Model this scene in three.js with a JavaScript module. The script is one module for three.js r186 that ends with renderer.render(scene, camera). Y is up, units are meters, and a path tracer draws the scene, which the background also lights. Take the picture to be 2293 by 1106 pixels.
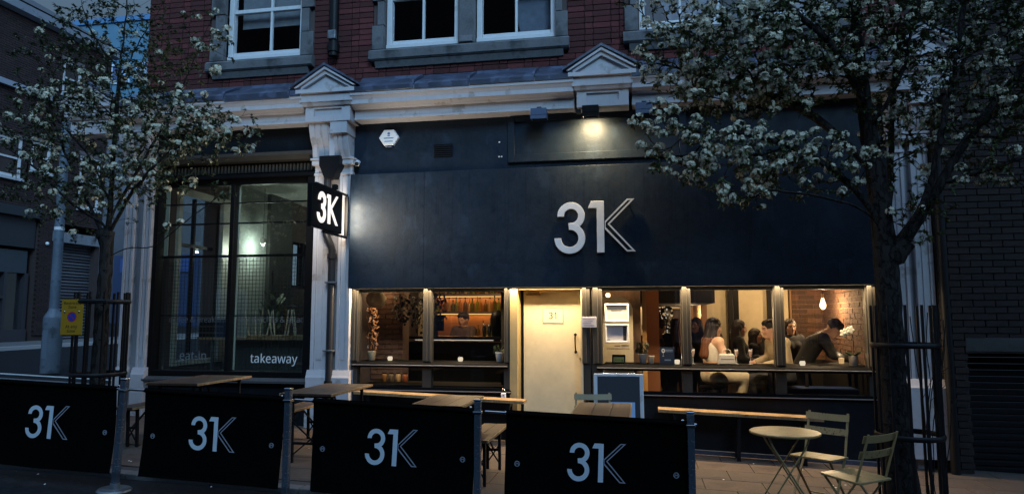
import * as THREE from 'three';
import { mergeGeometries } from 'three/addons/utils/BufferGeometryUtils.js';
import { RoundedBoxGeometry } from 'three/addons/geometries/RoundedBoxGeometry.js';
import { TextGeometry } from 'three/addons/geometries/TextGeometry.js';
import { FontLoader } from 'three/addons/loaders/FontLoader.js';
import { RectAreaLightUniformsLib } from 'three/addons/lights/RectAreaLightUniformsLib.js';
RectAreaLightUniformsLib.init();

// ---------- camera, sky, sun, exposure ----------
const scene = new THREE.Scene();
const camera = new THREE.PerspectiveCamera(39.27, 1024 / 493, 0.1, 600);
const YAW = THREE.MathUtils.degToRad(10.5), PITCH = Math.atan(157 / 1550);
camera.position.set(0, 1.6, 9);
camera.lookAt(-Math.sin(YAW) * Math.cos(PITCH), 1.6 + Math.sin(PITCH), 9 - Math.cos(YAW) * Math.cos(PITCH));
const renderer = new THREE.WebGLRenderer({ antialias: true });
renderer.toneMapping = THREE.LinearToneMapping;
renderer.toneMappingExposure = 2.0;
renderer.shadowMap.enabled = true;
const SUN = new THREE.Vector3(0.47, 0.62, 1).normalize();      // the afterglow stands behind the camera
{ // dusk sky: deep blue overhead, paler low down, a broad afterglow on the sun's side
  const W = 256, H = 128, d = new Float32Array(W * H * 4);
  for (let j = 0; j < H; j++) for (let i = 0; i < W; i++) {
    const lat = ((j + 0.5) / H - 0.5) * Math.PI, lon = ((i + 0.5) / W - 0.5) * 2 * Math.PI;
    const x = Math.cos(lat) * Math.cos(lon), y = Math.sin(lat), z = Math.cos(lat) * Math.sin(lon);
    const up = Math.max(0, y), glow = Math.pow(Math.max(0, 0.5 + 0.5 * (x * SUN.x + y * SUN.y + z * SUN.z)), 2.2);
    const cl = 1 + 0.10 * Math.sin(7 * x + 3 * z + 4 * y) * Math.sin(5 * z - 6 * y + 1.3);
    const k = (j * W + i) * 4;
    d[k] = (0.025 + 0.06 * up * up + 0.27 * glow) * cl;
    d[k + 1] = (0.037 + 0.14 * up * up + 0.42 * glow) * cl;
    d[k + 2] = (0.041 + 0.30 * up * up + 0.66 * glow) * cl;
    d[k + 3] = 1;
  }
  const t = new THREE.DataTexture(d, W, H, THREE.RGBAFormat, THREE.FloatType);
  t.mapping = THREE.EquirectangularReflectionMapping; t.magFilter = t.minFilter = THREE.LinearFilter; t.wrapS = THREE.RepeatWrapping; t.needsUpdate = true;
  scene.background = t; scene.environment = t; scene.environmentIntensity = 1; scene.backgroundIntensity = 1;
}
const sun = new THREE.DirectionalLight(new THREE.Color(0.38, 0.70, 1.03), 0.98);
sun.position.copy(SUN).multiplyScalar(60); sun.castShadow = true; sun.shadow.radius = 40;
sun.shadow.mapSize.set(2048, 2048);
Object.assign(sun.shadow.camera, { left: -25, right: 15, top: 20, bottom: -15, near: 1, far: 140 });
scene.add(sun, sun.target);

// ---------- helpers ----------
let _s = 7; const seed = n => { _s = n >>> 0; };
const rnd = () => { _s = (_s + 0x6D2B79F5) >>> 0; let t = Math.imul(_s ^ (_s >>> 15), 1 | _s); t = (t + Math.imul(t ^ (t >>> 7), 61 | t)) ^ t; return ((t ^ (t >>> 14)) >>> 0) / 4294967296; };
const R = (a, b) => a + (b - a) * rnd();
const V = (x, y, z) => new THREE.Vector3(x, y, z);
const g = (x, z) => -0.05 - 0.035 * x - 0.01 * z;              // the pavement falls to the right
const SLOPE = Math.atan(-0.035);
function flat(geo) {                                           // non-indexed position, normal, uv in metres
  let q = geo.index ? geo.toNonIndexed() : geo;
  if (!q.attributes.normal) q.computeVertexNormals();
  for (const k of Object.keys(q.attributes)) if (!['position', 'normal'].includes(k)) q.deleteAttribute(k);
  q.morphAttributes = {};
  const p = q.attributes.position, n = q.attributes.normal, uv = new Float32Array(p.count * 2);
  for (let i = 0; i < p.count; i += 3) {
    let nx = 0, ny = 0, nz = 0;
    for (let k = 0; k < 3; k++) { nx += Math.abs(n.getX(i + k)); ny += Math.abs(n.getY(i + k)); nz += Math.abs(n.getZ(i + k)); }
    for (let k = 0; k < 3; k++) {
      const x = p.getX(i + k), y = p.getY(i + k), z = p.getZ(i + k);
      if (nz >= nx && nz >= ny) { uv[2 * (i + k)] = x; uv[2 * (i + k) + 1] = y; }
      else if (nx >= ny) { uv[2 * (i + k)] = z; uv[2 * (i + k) + 1] = y; }
      else { uv[2 * (i + k)] = x; uv[2 * (i + k) + 1] = z; }
    }
  }
  q.setAttribute('uv', new THREE.BufferAttribute(uv, 2));
  q.clearGroups();
  return q;
}
const join = list => list.length === 1 ? flat(list[0]) : mergeGeometries(list.map(flat));
function mesh(name, geo, mat, parent, label) {
  const m = new THREE.Mesh(Array.isArray(geo) ? join(geo) : flat(geo), mat);
  m.name = name; m.castShadow = m.receiveShadow = true;
  if (label) m.userData.label = label;
  if (parent) parent.add(m);
  return m;
}
const used = {};
const numbered = n => { const k = used[n] = (used[n] ?? -1) + 1; return k ? `${n}_${String(k).padStart(3, '0')}` : n; };
function thing(name, label, category, p = [0, 0, 0], ry = 0, group) {
  const o = new THREE.Group(); o.name = numbered(name); o.position.set(...p); o.rotation.y = ry;
  o.userData = { label, category }; if (group) o.userData.group = group;
  scene.add(o); return o;
}
function struct(name, geo, mat, label) { const m = mesh(numbered(name), geo, mat, scene); m.userData = { kind: 'structure', label, category: name.split('_').pop() }; return m; }
function copyOf(o, label, p, ry) { const c = o.clone(); c.name = numbered(o.name.replace(/_\d+$/, '')); c.userData = { ...o.userData, label }; if (p) c.position.set(...p); if (ry !== undefined) c.rotation.y = ry; scene.add(c); return c; }
const B = (x0, x1, y0, y1, z0, z1) => new THREE.BoxGeometry(x1 - x0, y1 - y0, z1 - z0).translate((x0 + x1) / 2, (y0 + y1) / 2, (z0 + z1) / 2);
const RB = (x0, x1, y0, y1, z0, z1, r = 0.006, s = 1) => new RoundedBoxGeometry(x1 - x0, y1 - y0, z1 - z0, s, Math.min(r, (x1 - x0) * 0.45, (y1 - y0) * 0.45, (z1 - z0) * 0.45)).translate((x0 + x1) / 2, (y0 + y1) / 2, (z0 + z1) / 2);
const CYL = (r0, r1, h, x, y, z, n = 16) => new THREE.CylinderGeometry(r1, r0, h, n).translate(x, y + h / 2, z);
const SPH = (r, x, y, z, sx = 1, sy = 1, sz = 1, n = 14) => new THREE.SphereGeometry(r, n, Math.ceil(n * 0.7)).scale(sx, sy, sz).translate(x, y, z);
const LATHE = (pts, n = 20) => new THREE.LatheGeometry(pts.map(q => new THREE.Vector2(...q)), n);
const TUBE = (pts, r, n = 8, seg) => new THREE.TubeGeometry(new THREE.CatmullRomCurve3(pts.map(q => V(...q)), false, 'catmullrom', 0.15), seg ?? Math.max(2, (pts.length - 1) * 5), r, n);
function ROD(a, b, r, n = 8) { const A = V(...a), C = V(...b), d = C.clone().sub(A), m = new THREE.CylinderGeometry(r, r, d.length(), n); m.applyQuaternion(new THREE.Quaternion().setFromUnitVectors(V(0, 1, 0), d.normalize())); return m.translate((a[0] + b[0]) / 2, (a[1] + b[1]) / 2, (a[2] + b[2]) / 2); }
function BAR(a, b, w, t) { // rectangular bar from a to b; w across x-ish, t across the other
  const A = V(...a), C = V(...b), d = C.clone().sub(A), L = d.length(), m = new THREE.BoxGeometry(w, L, t); m.applyQuaternion(new THREE.Quaternion().setFromUnitVectors(V(0, 1, 0), d.normalize())); return m.translate((a[0] + b[0]) / 2, (a[1] + b[1]) / 2, (a[2] + b[2]) / 2);
}
const shape = pts => new THREE.Shape(pts.map(q => new THREE.Vector2(...q)));
const EXT = (s, d, bev = 0) => new THREE.ExtrudeGeometry(s, { depth: d, bevelEnabled: bev > 0, bevelSize: bev, bevelThickness: bev, bevelSegments: 1, curveSegments: 20 });
// a profile given as (z, y) pairs, run along x
const RUN = (prof, x0, x1) => EXT(shape(prof.map(([z, y]) => [-z, y])), x1 - x0).rotateY(Math.PI / 2).translate(x0, 0, 0);
const font = await new FontLoader().loadAsync('fonts/droid/droid_sans_regular.typeface.json');
const fontB = await new FontLoader().loadAsync('fonts/droid/droid_sans_bold.typeface.json');
function TEXT(s, h, d, f = font) { const q = new TextGeometry(s, { font: f, size: h, depth: d, curveSegments: 4, bevelEnabled: false }); q.computeBoundingBox(); return q; }

// ---------- textures ----------
function vnoise(P, sd) { // tileable value noise on a P x P lattice
  seed(sd); const t = new Float32Array(P * P).map(() => rnd());
  return (u, v) => { u = ((u % 1) + 1) % 1 * P; v = ((v % 1) + 1) % 1 * P; const i = u | 0, j = v | 0, a = u - i, b = v - j, s = a * a * (3 - 2 * a), q = b * b * (3 - 2 * b), I = (i + 1) % P, J = (j + 1) % P; return (t[j % P * P + i % P] * (1 - s) + t[j % P * P + I] * s) * (1 - q) + (t[J * P + i % P] * (1 - s) + t[J * P + I] * s) * q; };
}
function fbm(P, sd, oct = 4) { const ns = []; for (let o = 0; o < oct; o++) ns.push(vnoise(P << o, sd + o * 17)); return (u, v) => { let a = 0, w = 0.5, s = 0; for (const n of ns) { a += w * n(u, v); s += w; w *= 0.55; } return a / s; }; }
function tex(size, fn, metres, color = true, aspect = 1) {
  const d = new Uint8Array(size * size * 4);
  for (let j = 0; j < size; j++) for (let i = 0; i < size; i++) { const c = fn((i + 0.5) / size, (j + 0.5) / size), k = (j * size + i) * 4; for (let q = 0; q < 3; q++) d[k + q] = Math.max(0, Math.min(255, 255 * (Array.isArray(c) ? c[q] : c))); d[k + 3] = 255; }
  const t = new THREE.DataTexture(d, size, size); t.wrapS = t.wrapT = THREE.RepeatWrapping; t.magFilter = THREE.LinearFilter; t.minFilter = THREE.LinearMipmapLinearFilter; t.generateMipmaps = true;
  t.repeat.set(1 / metres, 1 / (metres * aspect)); if (color) t.colorSpace = THREE.SRGBColorSpace; t.needsUpdate = true; return t;
}
const sm = (a, b, x) => { x = Math.max(0, Math.min(1, (x - a) / (b - a))); return x * x * (3 - 2 * x); };
const nA = fbm(4, 11, 5), nB = fbm(8, 23, 5), nC = fbm(32, 31, 3), nD = fbm(3, 57, 4), nE = fbm(64, 77, 2);
const T = {
  plaster: tex(512, (u, v) => 0.86 + 0.14 * nA(u, v) - 0.05 * nC(u, v), 1.6),
  grit: tex(512, (u, v) => nE(u, v) * 0.6 + nC(u, v) * 0.4, 0.5, false),
  gritRough: tex(256, (u, v) => 0.75 + 0.25 * nB(u, v), 0.9, false),
  oldpaint: tex(1024, (u, v) => { // painted stone trim: chips, runs of dirt
    const chip = sm(0.66, 0.70, nB(u, v)) * sm(0.45, 0.6, nA(v, u)); const dirt = sm(0.55, 0.8, nD(u, v)) * nC(u, v);
    const run = sm(0.6, 0.85, nC(u * 2 % 1, v * 0.12)) * 0.10;
    const b = 0.93 - 0.05 * dirt - run * 0.22 + 0.05 * (nC(u, v) - 0.5); return [b - chip * 0.13, b - chip * 0.15, b - chip * 0.18]; }, 1.9),
  navy: tex(512, (u, v) => { const b = 0.66 + 0.34 * nA(u, v) + 0.14 * (nE(u, v) - 0.5); const scuff = sm(0.66, 0.74, nB(u * 1, v * 0.5)) * 0.14, run = sm(0.62, 0.8, nC(u * 3 % 1, v * 0.10)) * 0.10; return b + scuff - run; }, 2.3),
  brick: tex(256, (u, v) => { const b = 0.72 + 0.30 * nB(u, v) - 0.22 * sm(0.55, 0.8, nC(u, v)); return [b, b * 0.97, b * 0.96]; }, 0.31),
  stone: tex(512, (u, v) => { const b = 0.70 + 0.25 * nA(u, v) + 0.12 * (nE(u, v) - 0.5); const soot = sm(0.5, 0.75, nD(v, u)) * 0.35; return b - soot; }, 0.9),
  lead: tex(512, (u, v) => { const w = sm(0.56, 0.66, nB(u, v * 1)) ; const b = 0.55 + 0.2 * nA(u, v); return [b + w * 0.2, b + w * 0.2, b + w * 0.21]; }, 1.1),
  slab: tex(512, (u, v) => { const b = 0.78 + 0.20 * nA(u, v) + 0.14 * (nE(u, v) - 0.5); const gum = sm(0.80, 0.83, nC(u, v)) * 0.22; const st = sm(0.60, 0.72, nD(u, v)) * 0.16; return [b - st + gum, b - st + gum, b - st + gum]; }, 1.3),
  asphalt: tex(512, (u, v) => { const b = 0.62 + 0.4 * (nE(u, v) - 0.5) + 0.22 * nA(u, v); return b; }, 1.7),
  wood: tex(512, (u, v) => { const r = nA(u * 3 % 1, v * 0.35) ; const gr = 0.5 + 0.5 * Math.sin((u * 14 + r * 5) * 6.283); const st = sm(0.5, 0.72, nD(u, v)); const b = 0.62 + 0.22 * gr * nB(u, v * 0.2) + 0.18 * r - 0.25 * st; return [b, b * 0.95, b * 0.90]; }, 0.55),
  bark: tex(512, (u, v) => { const c = Math.abs(nB(u, v * 0.35) - 0.5) * 4; return 0.35 + 0.5 * sm(0.05, 0.6, c) + 0.15 * nE(u, v); }, 0.4, false),
  metal: tex(256, (u, v) => 0.35 + 0.3 * nC(u * 0.3, v) + 0.2 * nB(u, v), 0.35, false),
  worn: tex(512, (u, v) => { const b = 0.82 + 0.14 * nA(u, v) + 0.06 * (nE(u, v) - 0.5), chip = sm(0.66, 0.69, nC(u, v)) * sm(0.5, 0.62, nB(u, v)); return [b - chip * 0.45, b - chip * 0.5, b - chip * 0.5]; }, 0.4),
  cloth: tex(256, (u, v) => 0.8 + 0.2 * nB(u, v) + 0.08 * Math.sin(u * 400) * Math.sin(v * 400), 0.6),
  rough: tex(256, (u, v) => 0.55 + 0.45 * nB(u, v), 0.8, false),
};
function M(r, gr, b, rough = 0.7, o = {}) { const m = o.spec === undefined ? new THREE.MeshStandardMaterial() : new THREE.MeshPhysicalMaterial({ specularIntensity: o.spec }); const { spec, ...q } = o; m.setValues({ color: new THREE.Color().setRGB(r, gr, b), roughness: rough, metalness: 0, ...q }); return m; }
const bump = (t, s) => ({ bumpMap: t, bumpScale: s });
const mat = {
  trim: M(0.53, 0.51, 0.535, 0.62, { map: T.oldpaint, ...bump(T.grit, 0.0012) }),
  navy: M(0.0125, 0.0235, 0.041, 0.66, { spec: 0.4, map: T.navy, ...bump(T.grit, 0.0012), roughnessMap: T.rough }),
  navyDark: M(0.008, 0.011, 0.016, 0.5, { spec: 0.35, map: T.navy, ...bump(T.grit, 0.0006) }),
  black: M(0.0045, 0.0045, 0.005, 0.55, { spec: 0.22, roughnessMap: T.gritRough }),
  frame: M(0.060, 0.054, 0.047, 0.42, { spec: 0.5, map: T.plaster }),
  sill: M(0.0025, 0.0025, 0.0028, 0.75, { spec: 0.12 }),
  railEdge: M(0.22, 0.20, 0.20, 0.30),
  mortar: M(0.10, 0.072, 0.068, 0.95, { map: T.plaster, ...bump(T.grit, 0.002) }),
  sash: M(0.66, 0.67, 0.68, 0.5, { map: T.oldpaint }),
  stone: M(0.165, 0.165, 0.172, 0.85, { map: T.stone, ...bump(T.grit, 0.003) }),
  lead: M(0.105, 0.130, 0.20, 0.5, { map: T.lead, ...bump(T.grit, 0.003), roughnessMap: T.rough }),
  asphalt: M(0.024, 0.026, 0.030, 0.95, { spec: 0.3, map: T.asphalt, ...bump(T.grit, 0.003) }),
  kerb: M(0.15, 0.145, 0.145, 0.85, { map: T.slab, ...bump(T.grit, 0.002) }),
  bark: M(0.030, 0.027, 0.025, 0.95, { spec: 0.2, map: T.bark, ...bump(T.bark, 0.02) }),
  steel: M(0.42, 0.44, 0.47, 0.32, { metalness: 1, roughnessMap: T.metal }),
  galv: M(0.30, 0.33, 0.36, 0.45, { metalness: 0.7, map: T.stone }),
  ironBlack: M(0.006, 0.006, 0.007, 0.5, { spec: 0.4 }),
  fabric: M(0.004, 0.0037, 0.0034, 1.0, { spec: 0.03, map: T.cloth, ...bump(T.cloth, 0.0008) }),
  print: M(0.62, 0.70, 0.76, 0.6),
  letters: M(0.86, 0.87, 0.88, 0.4, { map: T.plaster }),
  white: M(0.75, 0.75, 0.73, 0.5),
  deckDark: M(0.080, 0.042, 0.024, 0.46, { map: T.wood, ...bump(T.wood, 0.0015) }),
  deckPale: M(0.52, 0.36, 0.19, 0.5, { map: T.wood, ...bump(T.wood, 0.001) }),
  khaki: M(0.34, 0.25, 0.105, 0.5, { map: T.worn, roughnessMap: T.rough }),
  cream: M(0.76, 0.65, 0.44, 0.45, { map: T.plaster }),
  tan: M(0.50, 0.36, 0.16, 0.6, { map: T.plaster, ...bump(T.grit, 0.001) }),
  roomWall: M(0.60, 0.49, 0.31, 0.8, { map: T.plaster }),
  roomDark: M(0.014, 0.012, 0.010, 0.7, { spec: 0.3, map: T.plaster }),
  floorWood: M(0.12, 0.075, 0.045, 0.5, { map: T.wood }),
  brass: M(0.55, 0.38, 0.16, 0.3, { metalness: 1 }),
  plastic: M(0.72, 0.73, 0.74, 0.45),
};
const pane = (ior = 1.5, tint = [1, 1, 1]) => new THREE.MeshPhysicalMaterial({ color: new THREE.Color().setRGB(...tint), roughness: 0.02, transmission: 1, thickness: 0, ior });
const glassShop = pane(1.5), glassUp = pane(1.5), glassCafe = pane(1.95, [0.93, 0.97, 0.95]);
const glow = (r, gr, b, k) => new THREE.MeshStandardMaterial({ color: 0x000000, emissive: new THREE.Color().setRGB(r, gr, b), emissiveIntensity: k * 0.55, roughness: 0.6 });
function canvasTex(w, h, draw) { const c = document.createElement('canvas'); c.width = w; c.height = h; draw(c.getContext('2d'), w, h); const t = new THREE.CanvasTexture(c); t.colorSpace = THREE.SRGBColorSpace; t.magFilter = THREE.LinearFilter; return t; }
// flat print on a plate: its uv run 0..1 over the plate
function printed(name, w, h, t, parent, place, o = {}) { const q = new THREE.PlaneGeometry(w, h); const m = new THREE.Mesh(q, new THREE.MeshStandardMaterial({ map: t, roughness: 0.5, ...o })); m.name = name; m.receiveShadow = true; place(m); parent.add(m); return m; }
const warm = (k = 1) => new THREE.Color(1.0 * k, 0.70 * k, 0.38 * k);

// ---------- brick laying ----------
const brickGeo = flat(new THREE.BoxGeometry(1, 1, 1));
function brickMats(base, n, spread, sd) { seed(sd); const out = []; for (let i = 0; i < n; i++) { const k = R(1 - spread, 1 + spread * 0.8), w = R(0.9, 1.1); const t = T.brick.clone(); t.offset.set(rnd(), rnd()); t.repeat.set(1.4, 1.1); t.needsUpdate = true; out.push(M(base[0] * k * w, base[1] * k, base[2] * k, 0.9, { map: t, ...bump(T.grit, 0.004) })); } return out; }
// free(y) -> list of [x0, x1] to fill in that course
function layBricks(parent, free, y0, y1, zf, mats, o = {}) {
  const L = o.L ?? 0.215, Hh = o.H ?? 0.065, J = 0.011, D = 0.06, list = []; seed(o.seed ?? 5);
  let row = 0;
  for (let y = y0; y + Hh <= y1 + 0.001; y += Hh + J, row++) for (const [a, b] of free(y + Hh / 2)) {
    let x = a - (row % 2 ? L / 2 + J / 2 : 0); const flem = o.flemish;
    let k = 0;
    while (x < b - 0.03) { const len = flem && (k++ + row) % 2 ? 0.102 : L; const p = Math.max(x, a), q = Math.min(x + len, b); if (q - p > 0.035) list.push([p, q, y]); x += len + J; }
  }
  const c = camera.position, fx = o.side ? 1 : 0;
  const key = q => { const xx = (q[0] + q[1]) / 2; const P = o.side ? [zf, q[2], xx] : [xx, q[2], zf]; const vis = o.seen ? o.seen(xx, q[2]) : 1; return (P[0] - c.x) ** 2 + (P[1] - c.y) ** 2 + (P[2] - c.z) ** 2 + (vis ? 0 : 1e5); };
  list.sort((p, q) => key(p) - key(q));
  const n = o.max ?? 300, rest = list.slice(n), mk = (q, m) => { const w = q[1] - q[0], jut = R(-0.003, 0.004); if (o.side) { m.position.set(zf - D / 2 * o.side + jut, q[2] + Hh / 2, (q[0] + q[1]) / 2); m.scale.set(D, Hh, w); } else { m.position.set((q[0] + q[1]) / 2, q[2] + Hh / 2, zf - D / 2 + jut); m.scale.set(w, Hh, D); m.rotation.z = R(-0.006, 0.006); } };
  list.slice(0, n).forEach((q, i) => { const m = new THREE.Mesh(brickGeo, mats[Math.floor(rnd() * mats.length)]); m.name = 'brick' + (i ? '_' + String(i).padStart(3, '0') : ''); m.castShadow = m.receiveShadow = true; mk(q, m); parent.add(m); });
  if (rest.length) { const base = mats[0].clone(); base.color.setRGB(1, 1, 1); const im = new THREE.InstancedMesh(brickGeo, base, rest.length); im.name = 'brickwork'; im.userData.kind = 'stuff'; im.castShadow = im.receiveShadow = true; const d = new THREE.Object3D(); rest.forEach((q, i) => { d.rotation.set(0, 0, 0); mk(q, d); d.updateMatrix(); im.setMatrixAt(i, d.matrix); im.setColorAt(i, mats[Math.floor(rnd() * mats.length)].color); }); parent.add(im); }
}
const cut = (a, b, holes, y) => { let segs = [[a, b]]; for (const [x0, x1, y0, y1] of holes) if (y > y0 && y < y1) segs = segs.flatMap(([p, q]) => x1 <= p || x0 >= q ? [[p, q]] : [[p, x0], [x1, q]].filter(s => s[1] - s[0] > 0.01)); return segs; };
// the house mark "31K": digits solid, K in outline; unit: 290 high, 448 wide; returns shapes centred on 0
function logoShapes(h, fat = 1) {
  const s = h / 290, P = (x, y) => [(x - 1389) * s, (722 - y) * s], w = 36 * fat;
  const arc = (cx, cy, r, a0, a1) => { const o = [], q = []; for (let i = 0; i <= 28; i++) { const a = (a0 + (a1 - a0) * i / 28) * Math.PI / 180; o.push(P(cx + (r + w / 2) * Math.cos(a), cy - (r + w / 2) * Math.sin(a))); q.unshift(P(cx + (r - w / 2) * Math.cos(a), cy - (r - w / 2) * Math.sin(a))); } return shape([...o, ...q]); };
  const three = [arc(1258, 655, 59, 182, -94), arc(1250, 783, 68, 94, -180)];
  const one = [shape([[1372, 575], [1443, 575], [1443, 865], [1443 - w * 1.08, 865], [1443 - w * 1.08, 613], [1355, 613]].map(q => P(...q)))];
  const ko = [[1448, 690], [1572, 566], [1613, 566], [1474, 706], [1616, 862], [1568, 862], [1448, 734]], ki = [[1452, 697], [1576, 574], [1594, 574], [1463, 706], [1598, 854], [1572, 854], [1452, 724]];
  const k = shape(ko.map(q => P(...q))), kf = shape(ko.map(q => P(...q))); k.holes.push(new THREE.Path(ki.map(q => new THREE.Vector2(...P(...q)))));
  return { three, one, k, kf };
}

// ---------- ground ----------
{
  const tilt = (geo) => { const p = geo.attributes.position; for (let i = 0; i < p.count; i++) p.setY(i, p.getY(i) + g(p.getX(i), p.getZ(i))); geo.computeVertexNormals(); return geo; };
  const road = new THREE.PlaneGeometry(160, 110, 40, 30).rotateX(-Math.PI / 2).translate(-20, -0.045, 0); tilt(road);
  struct('road', [road], mat.asphalt, 'dark asphalt street falling gently to the right');
  const bed = tilt(new THREE.BoxGeometry(14.2, 0.10, 3.02, 14, 1, 3).translate(-1.6, -0.062, 1.29));
  const pav = struct('pavement', [bed], M(0.05, 0.045, 0.042, 0.95), 'paved footway of stone slabs in front of the shops');
  const bed2 = tilt(new THREE.BoxGeometry(4.4, 0.1, 5.6, 4, 1, 6).translate(-10.9, -0.056, 0)); pav.add(mesh('corner_footway', [bed2], mat.kerb));
  const bed3 = tilt(new THREE.BoxGeometry(1.6, 0.14, 34, 2, 1, 8).translate(-19.2, -0.02, -16)); pav.add(mesh('far_footway', [bed3], mat.kerb));
  const far = tilt(new THREE.BoxGeometry(0.16, 0.15, 34, 1, 1, 8).translate(-18.3, -0.015, -16)); pav.add(mesh('far_kerb', [far], M(0.32, 0.31, 0.31, 0.8)));
  seed(91);
  const cols = [0, 1, 2, 3, 4].map(() => { const t = T.slab.clone(); t.offset.set(rnd(), rnd()); t.needsUpdate = true; const k = R(0.85, 1.12); return M(0.100 * k, 0.070 * k * R(0.97, 1.03), 0.053 * k, R(0.75, 0.9), { map: t, ...bump(T.grit, 0.0025) }); });
  const sg = flat(new RoundedBoxGeometry(0.592, 0.05, 0.442, 1, 0.004));
  let n = 0; const rot = Math.atan(-0.035);
  for (let j = 0; j < 6; j++) for (let i = 0; i < 23; i++) {
    const x = -8.4 + i * 0.6 + (j % 2) * 0.3, z = 0.24 + j * 0.45 - 0.08; if (Math.hypot(x - 2.25, z - 2.1) < 0.36 || Math.hypot(x + 6.18, z - 1.9) < 0.36) continue;
    const m = new THREE.Mesh(sg, cols[Math.floor(rnd() * 5)]); m.name = 'paving_slab' + (n ? '_' + String(n).padStart(3, '0') : ''); n++; m.position.set(x, g(x, z) - 0.025 + R(-0.0015, 0.002), z); m.rotation.z = rot + R(-0.002, 0.002); m.rotation.x = 0.01 + R(-0.003, 0.003); m.receiveShadow = m.castShadow = true; pav.add(m);
  }
  const kg = flat(new RoundedBoxGeometry(0.895, 0.14, 0.145, 1, 0.012));
  for (let i = 0; i < 15; i++) { const x = -8.1 + i * 0.905, z = 2.86; const m = new THREE.Mesh(kg, mat.kerb); m.name = 'kerb_stone' + (i ? '_' + String(i).padStart(3, '0') : ''); m.position.set(x, g(x, z) - 0.066 + R(-0.003, 0.003), z); m.rotation.z = rot; m.castShadow = m.receiveShadow = true; pav.add(m); }
  const line = tilt(new THREE.BoxGeometry(5.5, 0.006, 0.14, 6, 1, 1).translate(-12.9, -0.04, -3.6)); const rl = struct('road_marking', [line], M(0.5, 0.5, 0.48, 0.8), 'worn white line across the side street');
  // litter and fallen petals on the slabs
  seed(33); const pet = []; for (let i = 0; i < 150; i++) { const x = R(-6.8, 3.6), z = R(0.3, 4.6); const q = new THREE.CircleGeometry(R(0.006, 0.013), 5).rotateX(-Math.PI / 2 + R(-0.5, 0.5)).translate(x, g(x, z) + (z > 2.94 ? -0.035 : 0.009), z); pet.push(q); }
  const ps = mesh('fallen_petals', pet, M(0.7, 0.7, 0.66, 0.8), scene); ps.userData = { kind: 'stuff', label: 'pale petals scattered over the paving and road', category: 'petals' };
}

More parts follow.
